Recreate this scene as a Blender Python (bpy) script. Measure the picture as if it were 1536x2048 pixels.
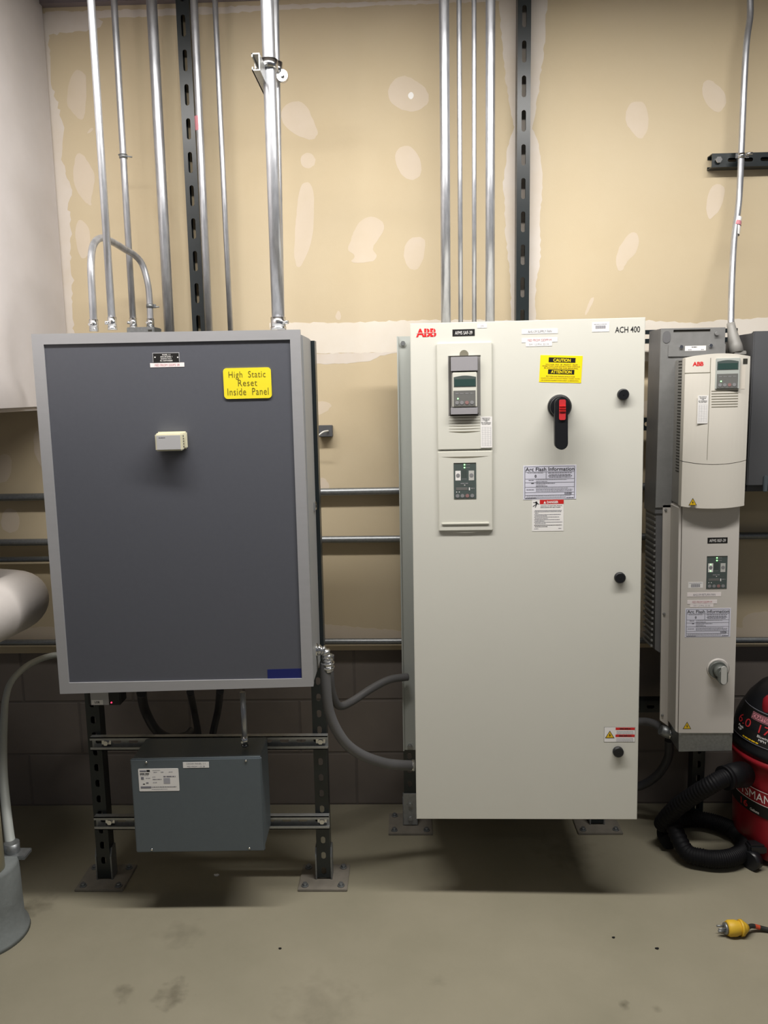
import bpy, bmesh, math, random
from mathutils import Vector, Matrix
random.seed(7)
for o in list(bpy.data.objects): bpy.data.objects.remove(o)
SC = bpy.context.scene
COL = SC.collection

# ------------------------------------------------------------------ camera
PITCH, YAW, ROLL, FPX = math.radians(8.56), math.radians(1.7), math.radians(-1.06), 1643.0
CAM = Vector((0, -2.79, 1.5))
cp, sp, cy, sy = math.cos(PITCH), math.sin(PITCH), math.cos(YAW), math.sin(YAW)
FW = Vector((-sy*cp, cy*cp, -sp)); RT0 = Vector((cy, sy, 0)); UP0 = RT0.cross(FW)
RT = RT0*math.cos(ROLL) + UP0*math.sin(ROLL); UP = RT.cross(FW)
cd = bpy.data.cameras.new('camera'); cam = bpy.data.objects.new('camera', cd); COL.objects.link(cam)
cam.matrix_world = Matrix(((RT.x, UP.x, -FW.x, CAM.x), (RT.y, UP.y, -FW.y, CAM.y), (RT.z, UP.z, -FW.z, CAM.z), (0, 0, 0, 1)))
cd.sensor_fit = 'VERTICAL'; cd.sensor_height = 36; cd.lens = FPX/2048*36; cd.clip_start = .05
SC.camera = cam
SC.view_settings.view_transform = 'Standard'; SC.view_settings.look = 'None'
SC.view_settings.gamma = 1; SC.view_settings.exposure = 0.0; SC.view_settings.use_curve_mapping = False

# ------------------------------------------------------------------ light
W = bpy.data.worlds.new('world'); SC.world = W; W.use_nodes = True
W.node_tree.nodes['Background'].inputs[0].default_value = (.80, .86, 1.0, 1)
W.node_tree.nodes['Background'].inputs[1].default_value = .105
def area(name, loc, sx, sy_, power, col, rot=(0, 0, 0)):
    l = bpy.data.lights.new(name, 'AREA'); l.shape = 'RECTANGLE'; l.size = sx; l.size_y = sy_
    l.energy = power; l.color = col
    o = bpy.data.objects.new(name, l); COL.objects.link(o); o.location = loc; o.rotation_euler = rot
    return o
area('fluorescent_strip', (.12, -1.13, 2.72), 2.5, .13, 77, (1, .968, .92))
area('fluorescent_strip', (.2, -4.2, 2.9), 6.5, .3, 12, (1, .97, .92))

# ------------------------------------------------------------------ helpers
def ray(px, py): return FW*FPX + RT*(px-768) - UP*(py-1024)
def onY(px, py, Y):
    d = ray(px, py); return CAM + d*((Y-CAM.y)/d.y)
def onZ(px, py, Z=0):
    d = ray(px, py); return CAM + d*((Z-CAM.z)/d.z)
class Fr:
    def __init__(s, o, u=(1, 0, 0), v=(0, 0, 1)):
        s.o = Vector(o); s.u = Vector(u).normalized(); s.v = Vector(v).normalized(); s.n = s.u.cross(s.v)
    def pt(s, u, v, n=0): return s.o + s.u*u + s.v*v + s.n*n
    def uv(s, px, py, n=0):
        d = ray(px, py); o = s.o + s.n*n; t = (o-CAM).dot(s.n)/d.dot(s.n); p = CAM + d*t - s.o
        return p.dot(s.u), p.dot(s.v)
    def r(s, x0, y0, x1, y1, n=0):
        a = s.uv(x0, y0, n); b = s.uv(x1, y0, n); c = s.uv(x1, y1, n); d = s.uv(x0, y1, n)
        return (a[0]+d[0])/2, (c[1]+d[1])/2, (b[0]+c[0])/2, (a[1]+b[1])/2
    def px(s, pts, n=0): return [s.uv(x, y, n) for x, y in pts]
class Bow(Fr):
    def set(s, uc, hw, b): s.uc, s.hw, s.b = uc, hw, b; return s
    def pt(s, u, v, n=0):
        t = min(1, abs((u-s.uc)/s.hw)); return Fr.pt(s, u, v, n + s.b*(1-t**2.4))
class Ring(Fr):      # wraps (u = arc length, v = up the slope) around a vertical cone
    def __init__(s, c, az, r0, z0, r1, z1):
        s.c, s.az, s.r0, s.z0, s.r1, s.z1 = Vector(c), az, r0, z0, r1, z1; s.L = math.hypot(r1-r0, z1-z0)
    def pt(s, u, v, n=0):
        t = v/s.L; r = s.r0+(s.r1-s.r0)*t; z = s.z0+(s.z1-s.z0)*t
        dr, dz = (s.z1-s.z0)/s.L, -(s.r1-s.r0)/s.L
        a = s.az + u/((s.r0+s.r1)/2); r += n*dr
        return s.c + Vector((math.cos(a)*r, math.sin(a)*r, z+n*dz))
def tilt(x, Y, z, yaw=0, roll=0, cls=Fr):
    y, r = math.radians(yaw), math.radians(roll)
    return cls((x, Y, z), (math.cos(y)*math.cos(r), math.sin(y)*math.cos(r), math.sin(r)),
               (-math.sin(r)*math.cos(y), -math.sin(r)*math.sin(y), math.cos(r)))
def YF(Y): return Fr((0, Y, 0))

_tc = {}
def text_geo(s, bold, sp_):
    if 'M' in s: bold = 0
    k = (s, bold, sp_)
    if k not in _tc:
        c = bpy.data.curves.new('t', 'FONT'); c.body = s; c.offset = bold; c.space_character = sp_; c.align_x = 'CENTER'; c.resolution_u = 3
        o = bpy.data.objects.new('t', c); COL.objects.link(o); dg = bpy.context.evaluated_depsgraph_get(); dg.update()
        me = o.evaluated_get(dg).to_mesh()
        vs = [(v.co.x, v.co.y) for v in me.vertices]; fs = [tuple(p.vertices) for p in me.polygons]
        o.evaluated_get(dg).to_mesh_clear(); bpy.data.objects.remove(o); bpy.data.curves.remove(c)
        x0 = min(v[0] for v in vs); x1 = max(v[0] for v in vs); y0 = min(v[1] for v in vs); y1 = max(v[1] for v in vs)
        _tc[k] = ([((a-x0)/(x1-x0), (b-y0)/(y1-y0)) for a, b in vs], fs)
    return _tc[k]

class MB:
    def __init__(s, *mats):
        s.v = []; s.f = []; s.mats = list(mats); s.i = 0
    def m(s, mat):
        if mat not in s.mats: s.mats.append(mat)
        s.i = s.mats.index(mat); return s
    def add(s, vs, fs, smooth=False):
        b = len(s.v); s.v += [Vector(v) for v in vs]
        for f in fs: s.f.append((tuple(b+i for i in f), s.i, smooth))
    def box(s, F, u0, v0, u1, v1, n0, n1, bev=0, seg=2):
        if u0 > u1: u0, u1 = u1, u0
        if v0 > v1: v0, v1 = v1, v0
        if n0 > n1: n0, n1 = n1, n0
        bm = bmesh.new()
        c = [bm.verts.new((u, v, n)) for n in (n0, n1) for v in (v0, v1) for u in (u0, u1)]
        for q in ((0, 2, 3, 1), (4, 5, 7, 6), (0, 1, 5, 4), (2, 6, 7, 3), (0, 4, 6, 2), (1, 3, 7, 5)): bm.faces.new([c[i] for i in q])
        if bev:
            bev = min(bev, .45*min(u1-u0, v1-v0, n1-n0))
            bmesh.ops.bevel(bm, geom=bm.edges[:], offset=bev, segments=seg, affect='EDGES')
        bm.verts.index_update()
        s.add([F.pt(*v.co) for v in bm.verts], [[v.index for v in f.verts] for f in bm.faces]); bm.free(); return s
    def bx(s, F, x0, y0, x1, y1, n0, n1, bev=0):      # box whose front rectangle is read off at plane n1
        u0, v0, u1, v1 = F.r(x0, y0, x1, y1, n1); return s.box(F, u0, v0, u1, v1, n0, n1, bev)
    def prism(s, F, pts, n0, n1, smooth=False):
        n = len(pts)
        s.add([F.pt(u, v, n0) for u, v in pts] + [F.pt(u, v, n1) for u, v in pts], [])
        b = len(s.v)-2*n
        a = sum(pts[i][0]*pts[(i+1) % n][1]-pts[(i+1) % n][0]*pts[i][1] for i in range(n))
        idx = list(range(n)) if a > 0 else list(range(n))[::-1]
        s.f.append((tuple(b+n+i for i in idx), s.i, False)); s.f.append((tuple(b+i for i in idx[::-1]), s.i, False))
        for k in range(n):
            i, j = idx[k], idx[(k+1) % n]; s.f.append(((b+i, b+j, b+n+j, b+n+i), s.i, smooth))
        return s
    def plate(s, F, outer, holes, n0, n1):
        bm = bmesh.new(); loops = []
        for L in [outer]+holes:
            vs = [bm.verts.new((u, v, 0)) for u, v in L]; loops.append(vs)
            for i in range(len(vs)): bm.edges.new((vs[i], vs[(i+1) % len(vs)]))
        bmesh.ops.triangle_fill(bm, use_beauty=True, edges=bm.edges[:]); bm.verts.index_update()
        co = [(v.co.x, v.co.y) for v in bm.verts]; fs = []
        for f in bm.faces:
            q = [v.index for v in f.verts]
            if f.normal.z < 0: q = q[::-1]
            fs.append(q)
        n = len(co); al = [F.pt(u, v, n1) for u, v in co]+[F.pt(u, v, n0) for u, v in co]
        q = list(fs)+[[i+n for i in f[::-1]] for f in fs]
        for L in loops:
            ix = [v.index for v in L]
            for i in range(len(ix)): a, b = ix[i], ix[(i+1) % len(ix)]; q.append([a, b, b+n, a+n])
        s.add(al, q); bm.free(); return s
    def cyl(s, F, u, v, r, n0, n1, seg=24, r2=None):
        r2 = r if r2 is None else r2
        A = [(math.cos(2*math.pi*i/seg), math.sin(2*math.pi*i/seg)) for i in range(seg)]
        vs = [F.pt(u+r*a, v+r*b, n0) for a, b in A]+[F.pt(u+r2*a, v+r2*b, n1) for a, b in A]
        b = len(s.v); s.v += vs
        for i in range(seg): j = (i+1) % seg; s.f.append(((b+i, b+j, b+seg+j, b+seg+i), s.i, True))
        s.f.append((tuple(b+seg+i for i in range(seg)), s.i, False)); s.f.append((tuple(b+i for i in range(seg))[::-1], s.i, False)); return s
    def tube(s, pts, r, seg=16, cap=True):
        P = [Vector(p) for p in pts]; n = len(P); R = r if isinstance(r, (list, tuple)) else [r]*n
        T = [(P[min(i+1, n-1)]-P[max(i-1, 0)]).normalized() for i in range(n)]
        a = Vector((0, 0, 1)) if abs(T[0].z) < .9 else Vector((1, 0, 0)); X = (a-T[0]*a.dot(T[0])).normalized(); b = len(s.v)
        for i in range(n):
            X = (X-T[i]*X.dot(T[i])).normalized(); Y = T[i].cross(X)
            for k in range(seg):
                t = 2*math.pi*k/seg; s.v.append(P[i]+(X*math.cos(t)+Y*math.sin(t))*R[i])
        for i in range(n-1):
            for k in range(seg):
                j = (k+1) % seg; s.f.append(((b+i*seg+k, b+i*seg+j, b+(i+1)*seg+j, b+(i+1)*seg+k), s.i, True))
        if cap:
            s.f.append((tuple(b+k for k in range(seg))[::-1], s.i, False)); s.f.append((tuple(b+(n-1)*seg+k for k in range(seg)), s.i, False))
        return s
    def lathe(s, c, prof, seg=64, a0=0, a1=None):
        full = a1 is None; a1 = 2*math.pi if full else a1; c = Vector(c); b = len(s.v); m = seg if full else seg+1
        for r, z in prof:
            for k in range(m):
                t = a0+(a1-a0)*k/seg; s.v.append(c+Vector((r*math.cos(t), r*math.sin(t), z)))
        for i in range(len(prof)-1):
            for k in range(seg):
                j = (k+1) % m if full else k+1; s.f.append(((b+i*m+k, b+i*m+j, b+(i+1)*m+j, b+(i+1)*m+k), s.i, True))
        return s
    def strip(s, F, u0, v0, u1, v1, n, k=8):
        for i in range(k):
            a = u0+(u1-u0)*i/k; b_ = u0+(u1-u0)*(i+1)/k
            s.add([F.pt(a, v0, n), F.pt(b_, v0, n), F.pt(b_, v1, n), F.pt(a, v1, n)], [(0, 1, 2, 3)])
        return s
    def T(s, F, t, u0, v0, u1, v1, n, mat, bold=0, sp_=1.0):
        vs, fs = text_geo(t, bold, sp_); o = s.i; s.m(mat)
        s.add([F.pt(u0+(u1-u0)*a, v0+(v1-v0)*b, n) for a, b in vs], fs); s.i = o; return s
    def Tp(s, F, t, x0, y0, x1, y1, n, mat, bold=0, sp_=1.0): return s.T(F, t, *F.r(x0, y0, x1, y1), n, mat, bold, sp_)
    def greek(s, F, u0, v0, u1, v1, n, mat, seed=1):      # a line of print too small to read: broken dashes
        o = s.i; s.m(mat); R = random.Random(seed); u = u0; h = v1-v0
        while u < u1-h*.5:
            w = min(h*R.uniform(1.2, 4.5), u1-u); s.add([F.pt(u, v0, n), F.pt(u+w, v0, n), F.pt(u+w, v1, n), F.pt(u, v1, n)], [(0, 1, 2, 3)]); u += w+h*.55
        s.i = o; return s

WL = {}
def build(name, mb, parent=None, label=None, cat=None, group=None, kind=None):
    me = bpy.data.meshes.new(name)
    if parent is None:
        xs = [v.x for v in mb.v]; ys = [v.y for v in mb.v]; zs = [v.z for v in mb.v]
        loc = Vector(((min(xs)+max(xs))/2, (min(ys)+max(ys))/2, min(zs)))
    else: loc = WL[parent]
    me.from_pydata([tuple(v-loc) for v in mb.v], [], [f[0] for f in mb.f])
    for m in mb.mats: me.materials.append(m)
    for p, f in zip(me.polygons, mb.f): p.material_index = f[1]; p.use_smooth = f[2]
    me.update(); o = bpy.data.objects.new(name, me); COL.objects.link(o)
    if parent is None: o.location = loc
    else: o.parent = parent
    WL[o] = loc; tag(o, label, cat, group, kind); return o
def tag(o, label=None, cat=None, group=None, kind=None):
    for k, v in (('label', label), ('category', cat), ('group', group), ('kind', kind)):
        if v: o[k] = v
def thing(name, loc, label, cat, group=None):
    o = bpy.data.objects.new(name, None); COL.objects.link(o); o.location = loc; o.empty_display_size = .05
    WL[o] = Vector(loc); tag(o, label, cat, group); return o

def smoothp(P, k=8):
    P = [Vector(p) for p in P]; out = []
    for i in range(len(P)-1):
        a, b, c, d = P[max(i-1, 0)], P[i], P[i+1], P[min(i+2, len(P)-1)]
        for j in range(k):
            t = j/k; out.append(.5*((2*b)+(c-a)*t+(2*a-5*b+4*c-d)*t*t+(3*b-a-3*c+d)*t**3))
    out.append(P[-1]); return out
def stadium(u, v, w, h, k=6):     # hole outline, long side along v
    r = w/2; L = []
    for i in range(k+1): t = math.pi*i/k; L.append((u+r*math.cos(t), v+h/2-r+r*math.sin(t)))
    for i in range(k+1): t = math.pi+math.pi*i/k; L.append((u+r*math.cos(t), v-h/2+r+r*math.sin(t)))
    return L
def rrect(u0, v0, u1, v1, r, k=5):
    L = []
    for cx, cy_, a in ((u1-r, v1-r, 0), (u0+r, v1-r, 90), (u0+r, v0+r, 180), (u1-r, v0+r, 270)):
        for i in range(k+1): t = math.radians(a+90*i/k); L.append((cx+r*math.cos(t), cy_+r*math.sin(t)))
    return L

# ------------------------------------------------------------------ materials
def lin(c): return tuple(((x/255)/12.92 if x/255 <= .04045 else ((x/255+.055)/1.055)**2.4) for x in c)+(1,)
def mat(name, c, rough=.5, metal=0, spec=.5, var=0, scale=8, bump=0, bscale=60, emit=None, c2=None, stretch=(1, 1, 1), rvar=0):
    m = bpy.data.materials.new(name); m.use_nodes = True; nt = m.node_tree; N = nt.nodes; L = nt.links; b = N['Principled BSDF']
    b.inputs['Base Color'].default_value = lin(c); b.inputs['Roughness'].default_value = rough; b.inputs['Metallic'].default_value = metal
    b.inputs['Specular IOR Level'].default_value = spec
    if var or bump or rvar:
        tc = N.new('ShaderNodeTexCoord'); mp = N.new('ShaderNodeMapping'); L.new(tc.outputs['Object'], mp.inputs[0]); mp.inputs['Scale'].default_value = stretch
    if var or rvar:
        n = N.new('ShaderNodeTexNoise'); n.inputs['Scale'].default_value = scale; n.inputs['Detail'].default_value = 6; n.inputs['Roughness'].default_value = .6
        L.new(mp.outputs[0], n.inputs[0]); r = N.new('ShaderNodeValToRGB'); r.color_ramp.elements[0].position = .3; r.color_ramp.elements[1].position = .7
        a = lin(c); d = lin(c2) if c2 else tuple(x*(1-var) for x in a[:3])+(1,)
        r.color_ramp.elements[0].color = d; r.color_ramp.elements[1].color = a
        L.new(n.outputs[0], r.inputs[0])
        if var: L.new(r.outputs[0], b.inputs['Base Color'])
        if rvar:
            mr = N.new('ShaderNodeMapRange'); mr.inputs[3].default_value = rough-rvar; mr.inputs[4].default_value = rough+rvar
            L.new(n.outputs[0], mr.inputs[0]); L.new(mr.outputs[0], b.inputs['Roughness'])
    if bump:
        n2 = N.new('ShaderNodeTexNoise'); n2.inputs['Scale'].default_value = bscale; n2.inputs['Detail'].default_value = 4; L.new(mp.outputs[0], n2.inputs[0])
        bp = N.new('ShaderNodeBump'); bp.inputs['Strength'].default_value = bump; bp.inputs['Distance'].default_value = .002
        L.new(n2.outputs[0], bp.inputs['Height']); L.new(bp.outputs[0], b.inputs['Normal'])
    if emit: b.inputs['Emission Color'].default_value = lin(c); b.inputs['Emission Strength'].default_value = emit
    return m
M_dry = mat('drywall', (205, 190, 162), .85, var=.06, scale=1.6, c2=(200, 183, 152), bump=.08, bscale=300, spec=.2)
M_mud = mat('joint_compound', (213, 199, 182), .8, var=.06, scale=6, c2=(209, 194, 172), spec=.2)
M_mud2 = mat('joint_compound_tape', (219, 211, 204), .8, var=.05, scale=5, c2=(211, 199, 184), spec=.2)
M_band = mat('joint_compound_band', (226, 219, 209), .8, var=.05, scale=5, c2=(221, 211, 196), spec=.2)
M_white = mat('skimmed_white', (210, 205, 205), .8, var=.1, scale=2.5, c2=(198, 192, 190), bump=.35, bscale=14, spec=.2)
M_ceil = mat('ceiling_paint', (160, 155, 150), .9, var=.1)
M_beam = mat('grey_beam', (128, 118, 122), .7, var=.1)
M_floor = mat('concrete_floor', (143, 137, 119), .6, var=.15, scale=3, c2=(132, 127, 109), bump=.15, bscale=90, spec=.3)
M_galv = mat('galvanised_tube', (205, 207, 212), .34, .72, var=.12, scale=60, c2=(170, 172, 178), stretch=(1, 1, .25), rvar=.06)
M_galvd = mat('galvanised_dull', (150, 153, 155), .42, .75, var=.25, scale=120, rvar=.08)
M_bright = mat('bright_zinc', (222, 223, 225), .18, 1)
M_strut = mat('dark_green_strut', (27, 35, 38), .32, 0, spec=.6, var=.15, scale=20)
M_sgalv = mat('galvanised_strut', (172, 174, 174), .38, .5, var=.2, scale=80)
M_alum = mat('silver_frame', (172, 172, 175), .38, .25, var=.04, scale=60, stretch=(.2, 1, 1))
M_pbody = mat('panel_body_grey', (150, 151, 152), .5, .1)
M_pdoor = mat('panel_face_grey', (86, 88, 96), .42, var=.05, scale=90)
M_beige = mat('cabinet_beige', (214, 213, 204), .4, var=.02, scale=3, bump=.02, bscale=400)
M_flg = mat('cabinet_flange_grey', (176, 180, 176), .45)
M_bez = mat('bezel_beige', (213, 212, 202), .42)
M_vfd = mat('drive_white', (217, 212, 202), .42)
M_vlow = mat('drive_lower_white', (205, 200, 194), .42)
M_vgrey = mat('drive_side_grey', (142, 140, 136), .5)
M_chas = mat('chassis_metal', (134, 134, 133), .5, .1, var=.15, scale=30)
M_chasd = mat('chassis_side_metal', (112, 112, 114), .5, .1, var=.12, scale=20)
M_navy = mat('transformer_grey_blue', (90, 99, 105), .42, var=.05, scale=60, bump=.03, bscale=300)
M_dgrey = mat('dark_grey_box', (88, 89, 92), .5, var=.05)
M_black = mat('black_plastic', (26, 27, 30), .35)
M_blackr = mat('black_rubber', (16, 16, 19), .6, spec=.2)
M_slot = mat('dark_slot', (52, 50, 44), .8)
M_louv = mat('louvre_shade', (118, 114, 98), .7)
M_flex = mat('grey_flexible_sheath', (98, 98, 100), .42)
M_flexd = mat('dark_flexible_sheath', (52, 52, 56), .45)
M_red = mat('red_plastic', (196, 52, 56), .35)
M_vred = mat('vacuum_red', (142, 28, 38), .3, var=.05)
M_logo = mat('logo_red', (214, 36, 40), .5)
M_lw = mat('paper_white', (236, 234, 232), .55)
M_lp = mat('label_tape_white', (240, 232, 232), .5)
M_lv = mat('label_lilac_white', (222, 222, 236), .5)
M_ink = mat('ink_black', (34, 34, 38), .6)
M_inkg = mat('ink_grey', (128, 128, 138), .6)
M_inkl = mat('ink_light_grey', (172, 172, 180), .6)
M_inkr = mat('ink_pink', (200, 130, 140), .6)
M_yel = mat('sign_yellow', (238, 221, 45), .45)
M_yinkc = mat('engraved_olive', (112, 98, 20), .6)
M_cyel = mat('caution_yellow', (250, 222, 20), .45)
M_wyel = mat('warning_yellow', (226, 186, 32), .5)
M_dred = mat('danger_red', (204, 36, 34), .5)
M_dark = mat('tag_black', (22, 21, 20), .5)
M_holder = mat('keypad_holder_grey', (152, 150, 154), .45)
M_holdd = mat('keypad_holder_dark', (128, 126, 123), .5)
M_pad = mat('membrane_grey', (108, 108, 106), .5)
M_pad2 = mat('membrane_teal_grey', (78, 88, 86), .45)
M_lcd = mat('lcd_green', (52, 74, 70), .25)
M_btn = mat('button_grey', (136, 136, 138), .5)
M_btnr = mat('button_rose', (146, 112, 110), .5)
M_cream = mat('sensor_cream', (214, 210, 186), .5)
M_sgrey = mat('sensor_face_grey', (178, 178, 180), .5)
M_blue = mat('sticker_blue', (24, 34, 98), .4)
M_led = mat('led_green', (150, 255, 150), .4, emit=2.5)
M_ledr = mat('led_red', (255, 50, 90), .4, emit=3)
M_pvc = mat('cream_pipe', (205, 198, 172), .4)
M_insul = mat('insulation_jacket', (190, 184, 180), .75, var=.08, scale=6, bump=.4, bscale=25)
M_pier = mat('pier_concrete', (128, 134, 134), .8, var=.3, scale=7, c2=(104, 108, 108), bump=.5, bscale=60)
M_plug = mat('plug_yellow', (212, 172, 48), .5)
M_orange = mat('cord_orange', (186, 72, 40), .5)
M_cord = mat('cord_dark', (42, 44, 42), .5)
M_knobg = mat('rotary_grey_green', (98, 102, 98), .4)
M_knobl = mat('rotary_pointer_grey', (192, 192, 188), .4)
M_plate = mat('base_plate_grey', (124, 118, 108), .7, 0, var=.2, scale=30)
M_cable = mat('white_cable', (205, 205, 200), .4)

def block_mat():
    m = bpy.data.materials.new('concrete_block'); m.use_nodes = True; nt = m.node_tree; N = nt.nodes; L = nt.links; b = N['Principled BSDF']
    tc = N.new('ShaderNodeTexCoord'); sx = N.new('ShaderNodeSeparateXYZ'); cx = N.new('ShaderNodeCombineXYZ')
    L.new(tc.outputs['Object'], sx.inputs[0]); L.new(sx.outputs[0], cx.inputs[0]); L.new(sx.outputs[2], cx.inputs[1])
    br = N.new('ShaderNodeTexBrick'); br.inputs['Scale'].default_value = 1; br.inputs['Brick Width'].default_value = .4; br.inputs['Row Height'].default_value = .2
    br.inputs['Mortar Size'].default_value = .006; br.inputs['Mortar Smooth'].default_value = .6
    br.inputs['Color1'].default_value = lin((132, 121, 112)); br.inputs['Color2'].default_value = lin((122, 112, 104)); br.inputs['Mortar'].default_value = lin((110, 101, 94))
    L.new(cx.outputs[0], br.inputs[0])
    n = N.new('ShaderNodeTexNoise'); n.inputs['Scale'].default_value = 5; n.inputs['Detail'].default_value = 8; L.new(tc.outputs['Object'], n.inputs[0])
    mx = N.new('ShaderNodeMixRGB'); mx.blend_type = 'MULTIPLY'; mx.inputs[0].default_value = .5; L.new(br.outputs[0], mx.inputs[1]); L.new(n.outputs[0], mx.inputs[2])
    g = N.new('ShaderNodeBrightContrast'); g.inputs[1].default_value = .03; L.new(mx.outputs[0], g.inputs[0]); L.new(g.outputs[0], b.inputs['Base Color'])
    b.inputs['Roughness'].default_value = .9
    bp = N.new('ShaderNodeBump'); bp.inputs['Strength'].default_value = .5; bp.inputs['Distance'].default_value = .004; bp.invert = True
    L.new(br.outputs['Fac'], bp.inputs['Height']); L.new(bp.outputs[0], b.inputs['Normal']); return m
M_block = block_mat()

def stains(m, spots):
    nt = m.node_tree; N = nt.nodes; L = nt.links; b = N['Principled BSDF']; src = b.inputs['Base Color'].links[0].from_socket
    geo = N.new('ShaderNodeNewGeometry'); n = N.new('ShaderNodeTexNoise'); n.inputs['Scale'].default_value = 22; n.inputs['Detail'].default_value = 7; L.new(geo.outputs['Position'], n.inputs[0])
    for (x, y, r, k) in spots:
        d = N.new('ShaderNodeVectorMath'); d.operation = 'DISTANCE'; L.new(geo.outputs['Position'], d.inputs[0]); d.inputs[1].default_value = (x, y, 0)
        mr = N.new('ShaderNodeMapRange'); mr.inputs[1].default_value = 0; mr.inputs[2].default_value = r; mr.inputs[3].default_value = .62; mr.inputs[4].default_value = 0; L.new(d.outputs['Value'], mr.inputs[0])
        a = N.new('ShaderNodeMath'); a.operation = 'ADD'; L.new(mr.outputs[0], a.inputs[0]); L.new(n.outputs[0], a.inputs[1])
        q = N.new('ShaderNodeMapRange'); q.inputs[1].default_value = .78; q.inputs[2].default_value = 1.15; q.inputs[3].default_value = 0; q.inputs[4].default_value = k; L.new(a.outputs[0], q.inputs[0])
        mx = N.new('ShaderNodeMixRGB'); L.new(q.outputs[0], mx.inputs[0]); L.new(src, mx.inputs[1]); mx.inputs[2].default_value = lin((84, 78, 64)); src = mx.outputs[0]
    L.new(src, b.inputs['Base Color'])
S = [(onZ(x, y), r, k) for x, y, r, k in ((345, 1990, .09, .75), (250, 1985, .06, .55), (360, 1868, .12, .3), (1246, 2010, .03, .9), (880, 1962, .05, .3), (75, 1812, .10, .6), (1313, 2018, .025, .5), (640, 2010, .2, .25), (1130, 1700, .2, .3))]
stains(M_floor, [(p.x, p.y, r, k) for p, r, k in S])

# ------------------------------------------------------------------ the room
G = YF(0)
wb = MB(M_dry); wb.box(G, -3.2, .588, 3.2, 3.2, -.012, 0)
wall = build('wall_back', wb, kind='structure')
wl2 = MB(M_block); wl2.box(G, -3.2, 0, 3.2, .60, -.14, -.012)
build('wall_block_base', wl2, kind='structure')
def patch(pts, mat_=None, n=.0003, jit=.0035, seg=.012, sub=None):
    P = [Vector((*G.uv(x, y), 0)) for x, y in pts]; out = []; R = random.Random(int(pts[0][0]*7+pts[0][1]))
    for i in range(len(P)):
        a, b, c, d = P[i-1], P[i], P[(i+1) % len(P)], P[(i+2) % len(P)]; k = max(1, int((c-b).length/seg))
        for j in range(k):
            t = j/k; q = .5*((2*b)+(c-a)*t*.6+(2*a*.6-5*b*.6-1.2*b*0+0*b)*0) if False else b.lerp(c, t)
            sm = (b-a).lerp(d-c, t)*0
            q = q+Vector((R.uniform(-jit, jit), R.uniform(-jit, jit), 0))+sm; out.append((q.x, q.y))
    mb = MB(mat_ or M_mud); mb.prism(G, out, -.0005, n); return build('plaster_patch', mb, wall)
def c(pts, s, ox=0, oy=0): return [(x/s+ox, y/s+oy) for x, y in pts]
def rnd(pts):      # rounds a rough outline (Chaikin)
    for _ in range(2):
        q = []
        for i in range(len(pts)):
            a, b = pts[i], pts[(i+1) % len(pts)]
            q += [(a[0]*.75+b[0]*.25, a[1]*.75+b[1]*.25), (a[0]*.25+b[0]*.75, a[1]*.25+b[1]*.75)]
        pts = q
    return pts
patch([(70, 20), (93, 28), (97, 67), (100, 125), (104, 167), (121, 229), (129, 258), (123, 288), (125, 317), (144, 388), (137, 417), (142, 458), (140, 521), (146, 554), (144, 625), (152, 700), (100, 700)], M_mud2, jit=.005)
patch([(80, 28), (175, 24), (205, 45), (198, 57), (160, 62), (130, 66), (80, 70)], M_mud2, n=.0004, jit=.005)
patch([(90, 24), (340, 17), (600, 8), (1000, -4), (1000, 2), (600, 18), (345, 32), (150, 38), (90, 40)], M_mud2, n=.0005, jit=.0025)
for L in ([(355, 330), (400, 345), (415, 370), (412, 520), (400, 575), (380, 575), (350, 540), (320, 510), (325, 420)],
          [(370, 730), (405, 745), (435, 800), (460, 850), (435, 960), (440, 990), (410, 975), (370, 920), (350, 860), (355, 790)],
          [(365, 1060), (400, 1055), (435, 1110), (430, 1210), (400, 1250), (380, 1220), (360, 1150)],
          [(415, 640), (440, 610), (450, 620), (430, 640)],
          [(1350, 520), (1410, 480), (1470, 500), (1510, 590), (1530, 640), (1500, 680), (1400, 640), (1350, 580)],
          [(1440, 750), (1480, 725), (1520, 760), (1500, 810), (1450, 805)],
          [(1440, 880), (1500, 870), (1510, 1000), (1500, 1150), (1450, 1280), (1420, 1285), (1410, 1200), (1425, 1000)]):
    patch(rnd(c(L, 2.4)), jit=.0012)
for L in ([(600, 450), (680, 470), (770, 540), (780, 620), (700, 680), (600, 660), (530, 600), (530, 520)],
          [(570, 900), (660, 870), (720, 940), (740, 1040), (690, 1090), (620, 1070), (580, 1000)],
          [(320, 1400), (370, 1320), (440, 1300), (500, 1330), (510, 1380), (470, 1440), (430, 1500), (470, 1540), (440, 1580), (290, 1585), (340, 1540), (280, 1510), (310, 1440)],
          [(640, 1440), (740, 1420), (760, 1470), (730, 1610), (670, 1635), (620, 1560)], [(205, 1915), (235, 1855), (252, 1935)]):
    patch(rnd(c(L, 3.012, 600)), jit=.0012)
patch(rnd(c([(645, 575), (670, 548), (690, 575), (668, 605)], 3.012, 600)), M_lw, n=.0005, jit=0)
patch(c([(1195, -20), (1490, -20), (1470, 300), (1430, 600), (1400, 770), (1440, 870), (1460, 1080), (1445, 1400), (1450, 1550), (1420, 1700), (1420, 1990), (1270, 1990), (1270, 1700), (1240, 1450), (1225, 1100), (1255, 870), (1290, 770), (1240, 500), (1215, 250)], 3.012, 600), M_mud2, jit=.003)
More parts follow.
